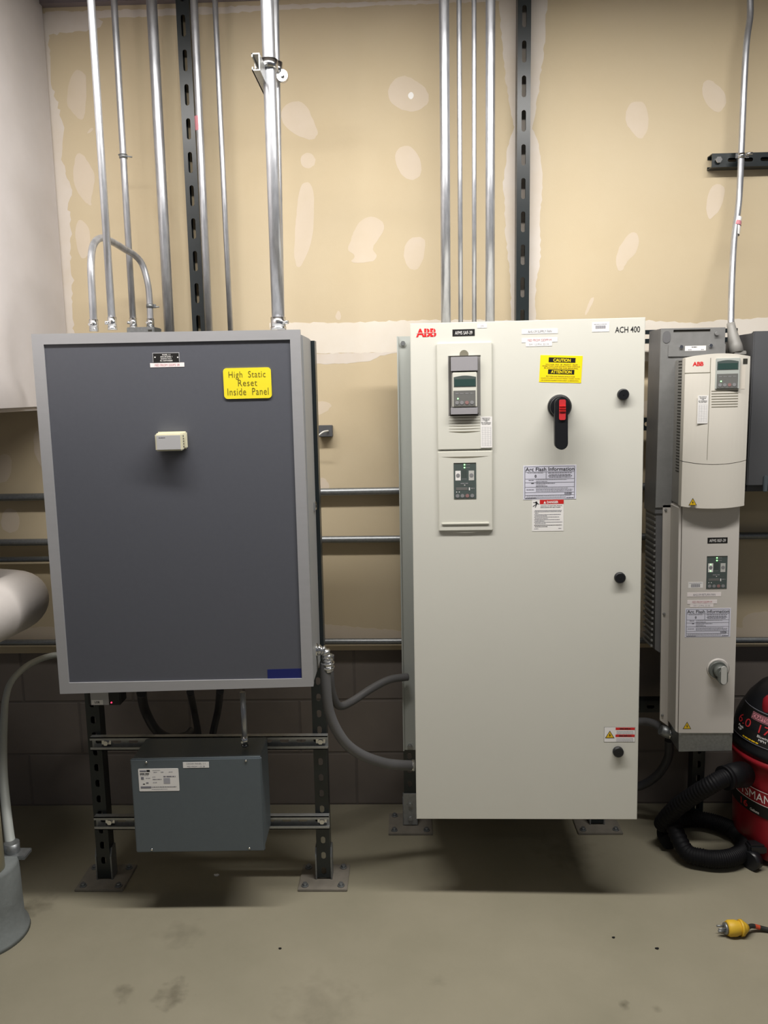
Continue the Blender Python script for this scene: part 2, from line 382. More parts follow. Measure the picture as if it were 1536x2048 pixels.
for L in ([(1160, 480), (1190, 450), (1240, 480), (1290, 530), (1300, 600), (1250, 655), (1190, 610), (1160, 550)],
          [(730, 600), (790, 575), (840, 600), (855, 730), (810, 810), (760, 760), (715, 700)],
          [(1220, 1050), (1290, 1060), (1285, 1150), (1240, 1230), (1190, 1270), (1180, 1150)],
          [(750, 1320), (800, 1350), (790, 1440), (720, 1510), (700, 1560), (665, 1540), (670, 1430)], [(520, 1705), (545, 1705), (500, 1800), (480, 1810)]):
    patch(rnd(c(L, 2.866, 1000)), jit=.0012)
patch([(540, 646), (700, 645), (830, 640), (1100, 640), (1290, 641), (1395, 646), (1440, 640), (1700, 628), (1700, 732), (1536, 734), (1290, 722), (1000, 715), (830, 703), (600, 709), (540, 712)], M_band, n=.0005, jit=.0025)
patch([(580, 709), (800, 703), (760, 712), (740, 722), (700, 727), (580, 729)], M_mud2, n=.0004, jit=.002)
for L in ([(0, 905), (20, 910), (26, 940), (10, 968), (-20, 960)], [(5, 1020), (30, 1015), (42, 1045), (30, 1068), (0, 1060)], [(66, 862), (95, 850), (110, 950), (82, 935), (68, 905)],
          [(625, 803), (655, 803), (665, 812), (650, 826), (625, 835)], [(625, 955), (650, 955), (662, 975), (640, 985)], [(1280, 800), (1330, 800), (1330, 835), (1280, 832)], [(1480, 1228), (1560, 1220), (1560, 1272), (1490, 1270)]):
    patch(rnd(L), jit=.002)
patch([(-200, 1250), (90, 1255), (640, 1248), (805, 1262), (1480, 1255), (1800, 1250), (1800, 1280), (805, 1283), (-200, 1288)], M_mud, n=.0004, jit=.003)

fl = MB(M_floor); fl.box(G, -3.2, -.06, 3.2, 0, -.14, 6.5); build('floor', fl, kind='structure')
ce = MB(M_ceil); ce.box(G, -3.2, 3.1, 3.2, 3.16, -.14, 6.5); build('ceiling', ce, kind='structure')
xc = -1.135
lw = MB(M_white); lw.box(G, -3.0, 1.452, xc, 3.1, 0, 6.0, .012); build('wall_left', lw, kind='structure')
tb = MB(M_beam); tb.box(G, xc, 2.715, 3.2, 3.1, 0, .03); build('trim_1', tb, kind='structure')

# ------------------------------------------------------------------ strut channel
def strut(F, u, v0, v1, w=.0413, d=.0413, pitch=.1016, hole=(.0135, .064), open_front=False, m=M_strut, off=.03, name='strut_channel', parent=None, **kw):
    """channel along v centred on u; its front is at n=0 of F."""
    mb = MB(m); t = .0027; a, b = u-w/2, u+w/2; H = []
    k = v1-off
    while k-hole[1]/2 > v0+.004: H.append(stadium(u, k, hole[0], hole[1])); k -= pitch
    wn = -d if open_front else 0
    if open_front:
        mb.plate(F, [(a, v0), (b, v0), (b, v1), (a, v1)], H, -d, -d+t)
        for p, q in ((a, a+t), (b-t, b)): mb.box(F, p, v0, q, v1, -d+t, 0)
        for p, q in ((a, a+.0095), (b-.0095, b)): mb.box(F, p, v0, q, v1, -t, 0)
    else:
        mb.plate(F, [(a, v0), (b, v0), (b, v1), (a, v1)], H, -t, 0)
        for p, q in ((a, a+t), (b-t, b)): mb.box(F, p, v0, q, v1, -d, -t)
        for p, q in ((a, a+.0095), (b-.0095, b)): mb.box(F, p, v0, q, v1, -d, -d+t)
    return build(name, mb, parent, **kw)
F43 = YF(-.044)
u0 = F43.uv(366, 0)[0]; ub = F43.uv(402, 658)[0]
strut(F43, F43.uv(385, 400)[0]-.001, .9, 3.1, off=.062, label='dark green slotted strut channel rising behind the grey control panel to the ceiling', cat='strut channel')
strut(F43, F43.uv(1047, 320)[0], .9, 3.1, off=.066, label='dark slotted strut channel on the taped wall joint above the beige drive cabinet', cat='strut channel')
# horizontal strut on the wall, top right
FH = Fr((0, -.042, 0), (0, 0, -1), (1, 0, 0)); FH.n = Vector((0, -1, 0))
def hstrut(px0, px1, py, Y, **kw):
    p, q = onY(px0, py, Y), onY(px1, py, Y); F = Fr((0, Y, (p.z+q.z)/2)); F.u, F.v, F.n = Vector((0, 0, 1)), Vector((1, 0, 0)), Vector((0, -1, 0))
    return strut(F, 0, p.x, q.x, **kw)
hs = hstrut(1424, 1640, 318, -.042, pitch=.0508, hole=(.012, .028), off=.018, label='short dark horizontal strut channel on the wall at the upper right behind the bent conduit', cat='strut channel')
bb = MB(M_bright); q = onY(1437, 320, -.046); bb.cyl(Fr(q), 0, 0, .010, -.004, .006, 6); build('anchor_bolt', bb, hs)
for py, lb in ((672, 'topmost'), (847, 'middle'), (1413, 'lowest')):
    hstrut(1240, 1475 if py < 1400 else 1440, py, -.105, pitch=.0508, hole=(.014, .026), off=.03, label=lb+' of the three dark horizontal struts behind the right hand drive', cat='strut channel', group='horizontal struts behind the right hand drive')
# support leg under the right hand drive
FL = YF(-.11); ul = FL.uv(1397, 1540)[0]
strut(FL, ul, 0, 1.66, pitch=.0508, hole=(.014, .026), label='dark strut post standing on the floor below the right hand drive', cat='strut post')

# ------------------------------------------------------------------ conduits
def pth(P): return [onY(x, y, Y) for x, y, Y in P]
def wpx(w, p): return w/FPX*((Vector(p)-CAM).dot(FW))/2
def conduit(P, w, label, sm=False, conn=None, group=None, m=M_galv, cat='conduit', name='conduit', extra=None, straps=()):
    pts = pth(P); r = wpx(w, pts[len(pts)//2]);
    if sm: pts = smoothp(pts, 10)
    mb = MB(m); mb.tube(pts, r, 20); o = build(name, mb, label=label, cat=cat, group=group)
    if conn is not None:
        for e in conn:
            p = pts[e]; q = pts[-2 if e == -1 else 1]; d = (q-p).normalized()
            cb = MB(M_bright); cb.tube([p, p+d*.028], r*1.22, 20); cb.tube([p-d*.004, p+d*.004], r*1.3, 6)
            cb.tube([p+d*.014+Vector((-r*.4, -r, 0)), p+d*.014+Vector((-r*.6, -r*1.9, 0))], .0035, 8); build('connector', cb, o)
    for (x, y, Y) in straps:
        p = onY(x, y, Y); sb = MB(M_galvd); sb.tube([p-Vector((0, 0, .006)), p+Vector((0, 0, .006))], r*1.2, 16)
        sb.tube([p+Vector((r*1.1, -r*.6, -.004)), p+Vector((r*1.1+.02, -r*.6, -.004))], .0022, 8); sb.box(Fr(p+Vector((0, 0, 0))), -r*1.5, -.006, r*1.6, .006, -.012, -.009); build('strap', sb, o)
    return o
def vert(xa, xb, Y, w, label, y1=657, **kw):
    a = onY(xb, y1, Y); b = Vector((onY(xa, 0, Y).x, Y, 3.1)); t = (onY(xa, 0, Y)-a); b = a+t*((3.1-a.z)/t.z)
    r = wpx(w, onY((xa+xb)/2, 300, Y)); mb = MB(M_galv); mb.tube([a, a+(b-a)*.33, a+(b-a)*.66, b], r, 20)
    o = build('conduit', mb, label=label, cat='conduit', group=kw.get('group'))
    d = (b-a).normalized()
    if kw.get('conn'):
        cb = MB(M_bright); cb.tube([a, a+d*.03], r*1.18, 20); cb.tube([a-d*.004, a+d*.004], r*1.25, 20)
        cb.tube([a+d*.015+Vector((kw.get('sx', -1)*r*.7, -r*.6, 0)), a+d*.015+Vector((kw.get('sx', -1)*r*1.7, -r*1.0, 0))], .005, 10); build('connector', cb, o)
    for yy in kw.get('straps', ()):
        p = a+(b-a)*((onY(xa+(xb-xa)*yy/657, yy, Y).z-a.z)/(b.z-a.z))
        sb = MB(M_galvd); sb.tube([p-Vector((0, 0, .006)), p+Vector((0, 0, .006))], r*1.25, 16)
        sb.tube([p+Vector((-r*1.3, -r*.6, .004)), p+Vector((r*1.1+.018, -r*.6, -.004))], .0022, 8); build('strap', sb, o)
    return o
vert(182, 225, -.54, 15, 'thin conduit nearest the white wall, passing in front of the bent hoop conduit', conn=True)
vert(228, 267, -.12, 13, 'thin conduit with a small strap, passing behind the bent hoop conduit', conn=True, straps=(313,), y1=655)
vert(303, 341, -.07, 21, 'thick conduit between the bent hoop and the dark strut above the grey panel', y1=700)
ve = vert(388, 420, -.075, 15, 'thin conduit running tight against the right of the dark strut', y1=700)
mb = MB(M_inkr); p, q = onY(396.5, 233, -.075), onY(398.5, 262, -.075); mb.tube([p, q], .0118, 20, cap=False); build('sticker', mb, ve, label='faded pink sticker')
vert(430, 463, -.055, 11, 'very thin conduit midway between the dark strut and the thickest pipe', y1=700)
vert(534, 557, -.50, 26, 'thickest silvery conduit dropping into the top of the grey control panel', conn=True, sx=1)
vert(550, 563, -.25, 15, 'conduit mostly hidden directly behind the thickest pipe above the grey panel', y1=700)
vert(888, 892, -.17, 20, 'leftmost thick conduit dropping into the beige drive cabinet', y1=665, group='conduits into the beige cabinet')
vert(918, 921.5, -.15, 10, 'left thin conduit between the two thick ones over the beige cabinet', y1=665, group='conduits into the beige cabinet')
vert(948, 948.5, -.15, 9.5, 'right thin conduit between the two thick ones over the beige cabinet', y1=665, group='conduits into the beige cabinet')
vert(981, 980, -.17, 19, 'right thick conduit dropping into the beige drive cabinet beside the slotted strut', y1=665, group='conduits into the beige cabinet')
hoop = conduit([(188, 660, -.50), (185, 600, -.50), (182, 530, -.49), (187, 490, -.44), (203, 476, -.37), (225, 484, -.30), (250, 499, -.22), (270, 511, -.16), (285, 530, -.13), (295, 565, -.125), (299, 600, -.12), (301, 655, -.12)],
               13, 'bent galvanised hoop conduit arching over the left corner of the grey panel', sm=True, conn=(0, -1), straps=((300, 612, -.12),))
jb = MB(M_galvd); jb.bx(YF(-.14), 254, 654, 309, 690, -.06, .02, .002); jb.m(M_slot); jb.bx(YF(-.14), 296, 659, 304, 663, .019, .0205)
build('junction_box', jb, label='grey metal junction box behind the top of the grey panel under two conduits', cat='junction box')
# right bent conduit
rc = conduit([(1500, -60, -.06), (1500.5, 0, -.06), (1500, 35, -.062), (1493, 87, -.075), (1488, 174, -.08), (1483, 296, -.08), (1478, 401, -.08), (1469, 471, -.11), (1464, 560, -.16), (1462, 640, -.2), (1462, 672, -.21)], 12.5,
             'galvanised conduit bending down the right side of the wall to the small drive', sm=True)
sb = MB(M_bright); p = onY(1483, 312, -.08); r = .0105; sb.tube([p-Vector((0, 0, .007)), p+Vector((0, 0, .007))], r*1.2, 16); sb.box(Fr(p), -.019, -.007, .022, .007, .0, .004); sb.tube([p+Vector((.012, -.012, .004)), p+Vector((.028, -.014, .004))], .0035, 8)
build('strap', sb, rc)
st = MB(M_lw); p = onY(1476, 435, -.09); a_ = onY(1471.5, 470, -.105)
st.tube([a_, (a_+p)/2, p], .0114, 20, cap=False); st.m(M_inkr); q1 = onY(1474, 452, -.1); q2 = onY(1475, 444, -.095); st.tube([q1, q2], .0118, 20, cap=False); build('sticker', st, rc, label='worn paper sticker wrapped on the conduit')
hub = MB(M_vgrey); a_ = onY(1473, 708, -.235); b_ = onY(1463, 655, -.205)
hub.tube([a_, a_.lerp(b_, .3), a_.lerp(b_, .75), b_, b_+(b_-a_)*.15], [.022, .021, .015, .0125, .012], 20); hub.box(Fr(onY(1478, 706, -.24)), -.018, -.006, .018, .006, -.02, .012, .002); build('conduit_boot', hub, rc, label='grey tapered boot at the foot of the conduit')
# horizontal conduits on the wall
for (ya, yb, w, lb) in ((995, 969, 15, 'upper horizontal conduit crossing the wall behind both cabinets'), (1085, 1071, 14, 'middle horizontal conduit crossing the wall behind both cabinets'),
                        (1285, 1280, 12, 'lowest horizontal conduit crossing the wall just above the block base')):
    a_ = onY(0, ya, -.024); b_ = onY(1536, yb, -.024); r = wpx(w, (a_+b_)/2); d = b_-a_
    mb = MB(M_galvd); mb.tube([a_-d*.3, a_, a_.lerp(b_, .5), b_, b_+d*.3], r, 20); build('conduit', mb, label=lb, cat='conduit')
a_ = onY(-200, 1122, -.024); b_ = onY(560, 1112, -.024); mb = MB(M_galvd); mb.tube([a_, b_], .0095, 20); build('conduit', mb, label='short horizontal conduit just above the white insulated pipe at the left edge', cat='conduit')

# strut stub holding the thickest pipe
P0 = onY(511, 117, -.62); stubF = Fr((P0.x, -.63, P0.z)); stubF.u, stubF.v, stubF.n = Vector((0, 0, 1)), Vector((0, 1, 0)), Vector((-1, 0, 0))
stubF.o = Vector((onY(503, 117, -.6).x, -.60, P0.z))
sb = MB(M_sgalv, M_slot); w = .0413; t = .003
SLN = .215
sb.box(stubF, -w/2, 0, w/2, SLN, -.0206, -.0206+t); sb.box(stubF, -w/2, 0, -w/2+t, SLN, -.0178, 0); sb.box(stubF, w/2-t, 0, w/2, SLN, -.0178, 0)
sb.box(stubF, -w/2, 0, -w/2+.009, SLN, -t, 0); sb.box(stubF, w/2-.009, 0, w/2, SLN, -t, 0)
build('strut_bracket', sb, label='short galvanised strut bracket sticking out of the wall behind the thickest pipe', cat='bracket')
pc = onY(538, 130, -.50); pk = MB(M_bright)
pk.tube([pc-Vector((0, 0, .012)), pc+Vector((0, 0, .012))], .0235, 24); pk.box(Fr(pc), -.034, -.008, -.018, .016, .004, .012, .002); pk.box(Fr(pc), -.036, -.016, -.012, .010, -.004, .016, .003)
build('pipe_clamp', pk, label='bright pipe clamp gripping the thickest pipe near the top', cat='pipe clamp')
pc2 = onY(558, 140, -.28); pk = MB(M_bright); pk.tube([pc2+Vector((-.006, 0, .02)), pc2+Vector((-.006, 0, -.012))], .017, 20); pk.cyl(Fr(pc2+Vector((.010, 0, -.018))), 0, 0, .016, -.006, .01, 20)
pk.tube([pc2+Vector((.010, -.012, -.018)), pc2+Vector((.010, -.02, -.018))], .006, 6)
build('pipe_clamp', pk, label='bright round clamp on the hidden pipe just right of the thickest pipe', cat='pipe clamp')

# ------------------------------------------------------------------ small print helpers
def tri_warn(mb, F, x0, y0, x1, y1, n, k=1):
    u0, v0, u1, v1 = F.r(x0, y0, x1, y1)
    def tri(s, nn, m): mb.m(m); uc, vb = (u0+u1)/2, v0; w, h = (u1-u0)/2, v1-v0; cu, cv = uc, v0+h*.36; q = [(cu+(a-cu)*s, cv+(b-cv)*s) for a, b in ((u0, v0), (u1, v0), (uc, v1))]; mb.add([F.pt(a, b, nn) for a, b in q], [(0, 1, 2)])
    tri(1, n, M_ink); tri(.8, n+.0003, M_wyel)
    mb.m(M_ink); uc = (u0+u1)/2; h = v1-v0; w = u1-u0
    mb.add([F.pt(a, b, n+.0006) for a, b in ((uc+.02*w, v0+.68*h), (uc-.10*w, v0+.36*h), (uc-.01*w, v0+.38*h), (uc-.03*w, v0+.12*h), (uc+.11*w, v0+.46*h), (uc+.02*w, v0+.44*h))], [(0, 1, 2, 3, 4, 5)])
def arc_label(name, F, x0, y0, x1, y1, parent, n=0, full=None):
    u0, v0, u1, v1 = F.r(x0, y0, x1, y1); W_, H_ = u1-u0, v1-v0; mb = MB(M_lv)
    mb.box(F, u0, v0, u1, v1, n, n+.0006); e = n+.0009; X = lambda a: u0+W_*a; Y = lambda a: v1-H_*a
    def line(a, b, c_, d, t=.006): mb.m(M_inkg); mb.add([F.pt(X(a)-t*W_*.4*(a == c_), Y(b), e), F.pt(X(c_)+t*W_*.4*(a == c_), Y(b), e), F.pt(X(c_)+t*W_*.4*(a == c_), Y(d)-t*W_*(b == d), e), F.pt(X(a)-t*W_*.4*(a == c_), Y(d)-t*W_*(b == d), e)], [(0, 1, 2, 3)])
    for b in (.03, .185, .39, .495, .63, .79, .865, .965): line(.03, b, .965, b)
    line(.03, .03, .03, .965, .014); line(.965, .03, .965, .965, .014); line(.43, .19, .43, .385, .012)
    mb.T(F, 'Arc Flash Information', X(.04), Y(.165), X(.96), Y(.055), e, M_ink, .012)
    mb.T(F, '0', X(.215), Y(.355), X(.25), Y(.27), e, M_ink, .03)
    for i, b in enumerate((.21, .265, .30, .34)): mb.greek(F, X(.47+.02*(i % 2)), Y(b+.022), X(.92-.02*(i % 2)), Y(b), e, M_inkg, i)
    mb.greek(F, X(.08), Y(.225), X(.38), Y(.205), e, M_inkl, 9)
    for i, (a, b, c_, m_) in enumerate(((.1, .42, .2, M_inkg), (.24, .41, .82, M_inkl), (.24, .465, .46, M_inkg), (.15, .515, .2, M_ink), (.24, .52, .6, M_inkg), (.24, .56, .42, M_inkl), (.24, .60, .46, M_inkg), (.06, .70, .2, M_inkg),
                                        (.24, .66, .84, M_inkl), (.24, .70, .93, M_inkg), (.24, .745, .92, M_inkg), (.78, .81, .92, M_ink), (.78, .84, .92, M_inkg), (.06, .885, .9, M_inkl), (.06, .925, .8, M_inkl), (.04, .955, .25, M_ink), (.82, .95, .95, M_ink))):
        mb.greek(F, X(a), Y(b+.018), X(c_), Y(b), e, m_, i+20)
    return build(name, mb, parent, label='white arc flash information label')
def tape(F, x0, y0, x1, y1, parent, txt, n=0, m=M_lp, ink=M_inkr, tx=None, name='printed_label', lines=1, **kw):
    u0, v0, u1, v1 = F.r(x0, y0, x1, y1); mb = MB(m); mb.box(F, u0, v0, u1, v1, n, n+.0006); H_ = (v1-v0)/lines; W_ = u1-u0
    T_ = txt if isinstance(txt, list) else [txt]
    for i, s in enumerate(T_):
        f = .72*min(1, len(s)/max(len(q) for q in T_)) if tx is None else tx
        mb.T(F, s, u0+W_*(.5-f/2), v1-H_*(i+.78), u0+W_*(.5+f/2), v1-H_*(i+.26), n+.0009, ink, .0)
    return build(name, mb, parent, **kw)
def keypad(F, parent, px, n, arch=True, body=M_bez):
    """px: dict of pixel rectangles for screen and pad."""
    x0, y0, x1, y1 = px['body']; kb = MB(body); kb.bx(F, x0, y0, x1, y1, n-.012, n, .0015); k = build('keypad', kb, parent)
    x0, y0, x1, y1 = px['screen']; sb_ = MB(M_pad2); u0, v0, u1, v1 = F.r(x0, y0, x1, y1, n)
    pts = [(u0, v0), (u1, v0), (u1, v1-.004)]+[(u1+(u0-u1)*t/8, v1-.004+.004*math.sin(math.pi*t/8)) for t in range(1, 8)]+[(u0, v1-.004)]
    sb_.prism(F, pts, n, n+.0006); sb_.m(M_lcd); sb_.box(F, u0+(u1-u0)*.04, v0+(v1-v0)*.06, u1-(u1-u0)*.04, v0+(v1-v0)*.68, n+.0005, n+.001); build('screen', sb_, k)
    x0, y0, x1, y1 = px['pad']; u0, v0, u1, v1 = F.r(x0, y0, x1, y1, n); pb = MB(M_pad); pb.box(F, u0, v0, u1, v1, n, n+.0008)
    w, h = u1-u0, v1-v0
    for i, t in enumerate((.16, .38, .61, .84)):
        pb.m(M_btnr if i == 2 else M_btn); pb.cyl(F, u0+w*t, v0+h*.22, w*.085, n+.0008, n+.0016, 16)
        pb.greek(F, u0+w*(t-.07), v0+h*.78, u0+w*(t+.07), v0+h*.84, n+.0011, M_btn, i)
    pb.m(M_led); pb.cyl(F, u0+w*.2, v0+h*.48, w*.035, n+.0008, n+.0015, 10); build('button_pad', pb, k)
    return k
def control_pad(F, parent, x0, y0, x1, y1, n, lit=True, green=True):
    u0, v0, u1, v1 = F.r(x0, y0, x1, y1); w, h = u1-u0, v1-v0; X = lambda a: u0+w*a; Y = lambda a: v1-h*a
    mb = MB(M_pad2); mb.box(F, u0, v0, u1, v1, n, n+.0012); e = n+.0015
    def q(a, b, c_, d, m, nn=e): mb.m(m); mb.add([F.pt(X(a), Y(d), nn), F.pt(X(c_), Y(d), nn), F.pt(X(c_), Y(b), nn), F.pt(X(a), Y(b), nn)], [(0, 1, 2, 3)])
    q(0, 0, 1, .025, M_slot); q(.33, .22, .60, .44, M_pad2)
    for k in range(5): q(.36+.05*k, .2, .375+.05*k, .42, M_slot)
    for t in (.055, .135): mb.m(M_led); mb.cyl(F, X(.485), Y(t), w*.035, n+.001, n+.002, 10); mb.greek(F, X(.56), Y(t+.012), X(.72), Y(t-.008), e, M_btn, 3)
    for i, (a, b) in enumerate(((.07, .31), (.67, .91))):
        q(a, .22, b, .49, M_lw if i == 0 else M_knobl); mb.m(M_btn); mb.cyl(F, X((a+b)/2), Y(.35), w*.09, e, e+.0004, 16)
        if green and i == 0: mb.m(M_led); mb.cyl(F, X(.19), Y(.255), w*.03, e, e+.0006, 8); mb.cyl(F, X(.19), Y(.455), w*.03, e, e+.0006, 8)
    mb.greek(F, X(.36), Y(.46), X(.58), Y(.445), e, M_btn, 5); mb.greek(F, X(.3), Y(.59), X(.64), Y(.56), e, M_btn, 6); mb.greek(F, X(.1), Y(.635), X(.85), Y(.625), e, M_pad, 7)
    q(.46, .61, .51, .635, M_lw); q(.1, .68, .62, .76, M_pad); q(.67, .69, .72, .77, M_lw); mb.greek(F, X(.76), Y(.73), X(.92), Y(.70), e, M_btn, 8)
    q(.10, .80, .14, .825, M_lw); q(.22, .80, .26, .825, M_lw)
    for i, t in enumerate((.16, .38, .60, .82)): mb.m(M_btn if i != 2 else M_btnr); mb.cyl(F, X(t), Y(.92), w*.085, e, e+.0004, 16)
    return build('control_pad', mb, parent, label='dark grey membrane control pad with green lights')
def logo(mb, F, x0, y0, x1, y1, n, bg):
    u0, v0, u1, v1 = F.r(x0, y0, x1, y1); w, h = u1-u0, v1-v0
    mb.T(F, 'ABB', u0, v0, u1, v1, n, M_logo, .035, .95)
    mb.m(bg); e = n+.0003; t = h*.045
    mb.strip(F, u0, v0+h*.46, u1, v0+h*.46+t, e, 6)
    for a in (.52, .86): mb.add([F.pt(u0+w*a, v0, e), F.pt(u0+w*a+t, v0, e), F.pt(u0+w*a+t, v1, e), F.pt(u0+w*a, v1, e)], [(0, 1, 2, 3)])

# ------------------------------------------------------------------ grey control panel (left)
D = tilt(-.605, -.675, 1.176, 3.0, .24)
gp = thing('control_panel', (-.6, -.56, .70), 'large wall mounted control panel with a dark grey door in a silver frame', 'control panel')
o4 = D.px([(62, 668), (600, 659), (627, 1373), (120, 1388)]); i4 = D.px([(87, 689), (580, 679), (604, 1357), (138, 1366)])
zt = D.pt(*o4[0]).z; zb = D.pt(*o4[3]).z
mb = MB(M_pbody); xl = D.pt(*o4[0]).x+.004; xr = D.pt(*o4[1]).x+.004
mb.box(G, xl, (D.pt(*o4[3]).z+D.pt(*o4[2]).z)/2+.006, xr, (D.pt(*o4[0]).z+D.pt(*o4[1]).z)/2-.012, .462, .64, .003)
mb.box(G, xl+.01, .73, xr-.006, zt-.02, .4605, .463)
build('panel_body', mb, gp)
mb = MB(M_alum)
for k in range(4):
    a, b, c_, d = o4[k], o4[(k+1) % 4], i4[(k+1) % 4], i4[k]
    mb.prism(D, [a, b, c_, d], -.026, 0)
build('door_frame', mb, gp)
mb = MB(M_pdoor); mb.prism(D, [(i4[0][0]-.002, i4[0][1]+.002), (i4[1][0]+.002, i4[1][1]+.002), (i4[2][0]+.002, i4[2][1]-.002), (i4[3][0]-.002, i4[3][1]-.002)], -.022, -.004)
dr = build('door', mb, gp)
N0 = -.004
mb = MB(M_yel); pts = D.px([(446, 736), (541, 735), (544, 796), (448, 798)]); us = [p[0] for p in pts]; vs_ = [p[1] for p in pts]
mb.prism(D, rrect((us[0]+us[3])/2, (vs_[2]+vs_[3])/2, (us[1]+us[2])/2, (vs_[0]+vs_[1])/2, .009), N0, N0+.003)
for s, r in (('High  Static', (457, 742, 531, 759)), ('Reset', (476, 759, 514, 772)), ('Inside  Panel', (455, 776, 537, 790))): mb.Tp(D, s, *r, N0+.0034, M_yinkc, -.004, 1.1)
build('sign', mb, dr, label='yellow engraved sign reading High Static Reset Inside Panel')
mb = MB(M_alum); mb.bx(D, 305, 705, 359, 724.5, N0, N0+.001); mb.m(M_dark); mb.bx(D, 306.5, 706.5, 357.5, 724, N0, N0+.0014)
for s, r in (('PANEL 1-1', (324, 708, 340, 710.8)), ('AHU-39 LEVEL 1', (320, 712, 344, 714.8)), ('BASEMENT MECH.', (321, 716, 343, 718.8)), ('FD. 3 SWITCHGEAR', (320, 720, 345, 722.8))): mb.Tp(D, s, *r, N0+.0018, M_lw, .02)
mb.m(M_lw)
for x in (309.5, 355): u, v = D.uv(x, 714.5); mb.cyl(D, u, v, .0018, N0, N0+.0022, 10)
build('name_plate', mb, dr, label='small black engraved name plate')
tape(D, 299.5, 725.5, 368, 734, dr, 'FED FROM 22DP2 38', N0, label='white tape label with pink print')
mb = MB(M_blue); mb.bx(D, 535, 1338, 603, 1357, N0, N0+.0006); build('sticker', mb, dr, label='dark blue rectangular sticker')
mb = MB(M_cream); mb.bx(D, 314, 863.5, 373.5, 898, N0, N0+.012, .003); mb.bx(D, 310, 867, 364.5, 902, N0+.012, N0+.034, .003)
mb.m(M_sgrey); u0, v0, u1, v1 = D.r(313.5, 871, 361, 899, N0+.034); mb.box(D, u0, v0, u1, v1, N0+.033, N0+.0348)
mb.greek(D, u0+.006, v1-.006, u0+.022, v1-.004, N0+.0352, M_inkg, 3)
sF = Fr(D.pt(D.uv(364.5, 880, N0+.03)[0], 0, N0+.012), D.n*-1, D.v)
mb.m(M_slot); uR = D.r(310, 867, 364.5, 902, N0+.034)
for k in range(5):
    vv = uR[1]+(uR[3]-uR[1])*(.22+.15*k); mb.box(D, uR[2]-.001, vv-.0016, uR[2]+.0008, vv+.0016, N0+.016, N0+.023)
build('room_sensor', mb, dr, label='small cream temperature sensor box')
mb = MB(M_bright); p = onY(622, 1017, -.55); mb.box(Fr((xr, -.5, p.z)), -.003, -.012, .006, .012, -.02, .02, .002); mb.m(M_slot); mb.box(Fr((xr, -.5, p.z)), .005, -.004, .007, .004, -.008, .008); build('latch', mb, gp)

# legs of the panel
def post(px_bot, py_bot, Y, top, label, off=.04):
    p = onZ(px_bot, py_bot); F = YF(Y); u = p.x; root = thing('strut_post', (u, Y+.02, 0), label, 'strut post')
    strut(F, u, .012, top, pitch=.0508, hole=(.0145, .024), off=off, name='channel', parent=root)
    mb = MB(M_plate); B = Fr((u, Y+.02, 0)); mb.box(B, -.075, 0, .075, .007, -.062, .062+.012, .0015); build('base_plate', mb, root)
    mb = MB(M_galvd); 
    for s in (-1, 1): mb.prism(Fr((u+s*.0235, Y+.02, .007), (0, -1, 0), (0, 0, 1)), [(-.02, 0), (.022, 0), (.022, .075), (.01, .10), (-.02, .10)], -.0022, .0022)
    build('post_base', mb, root)
    for sx_ in (-1, 1):
        for sy_ in (-1, 1):
            b = MB(M_galvd); q = Vector((u+sx_*.055, Y+.02-.006+sy_*.048, .007)); b.tube([q, q+Vector((0, 0, .003))], .011, 20); b.tube([q+Vector((0, 0, .003)), q+Vector((0, 0, .010))], .007, 6); build('anchor_bolt', b, root)
    return root
post(207, 1768, -.46, 1.62, 'left dark strut post carrying the grey control panel above the floor', .94)
post(648, 1765, -.46, 1.635, 'right dark strut post carrying the grey control panel above the floor', .94)
pr = post(821, 1655, -.145, 1.62, 'left dark strut post carrying the beige drive cabinet')
mb = MB(M_sgalv); u = WL[pr].x; mb.box(YF(-.145), u-.023, .01, u+.023, .125, .0, .004, .001); F_ = YF(-.149)
for z in (.035, .085): mb.cyl(F_, u, z, .008, 0, .006, 6)
build('post_base_cover', mb, pr, label='galvanised plate around the foot')
post(1195, 1655, -.145, 1.62, 'right dark strut post behind the beige drive cabinet')

# galvanised horizontal struts under panel
for (xa, xb, yt, yb_, lb) in ((180, 655, 1474, 1500, 'upper galvanised horizontal strut bolted across the two panel posts'), (188, 658, 1633, 1660, 'lower galvanised horizontal strut bolted across the two panel posts')):
    Y = -.482; p, q = onY(xa, (yt+yb_)/2+1, Y), onY(xb, (yt+yb_)/2-1, Y); F = Fr((0, Y, (p.z+q.z)/2)); F.u, F.v, F.n = Vector((0, 0, 1)), Vector((1, 0, 0)), Vector((0, -1, 0))
    s_ = strut(F, 0, p.x, q.x, pitch=.0508, hole=(.012, .028), d=.0206, open_front=True, m=M_sgalv, label=lb, cat='strut channel')
    for x in (p.x+.045, q.x-.022): mb = MB(M_bright); mb.box(Fr((x, Y, (p.z+q.z)/2)), -.014, -.012, .014, .012, -.0178, -.012); mb.cyl(Fr((x, Y, (p.z+q.z)/2)), 0, 0, .008, -.012, -.004, 6); build('bolt', mb, s_)

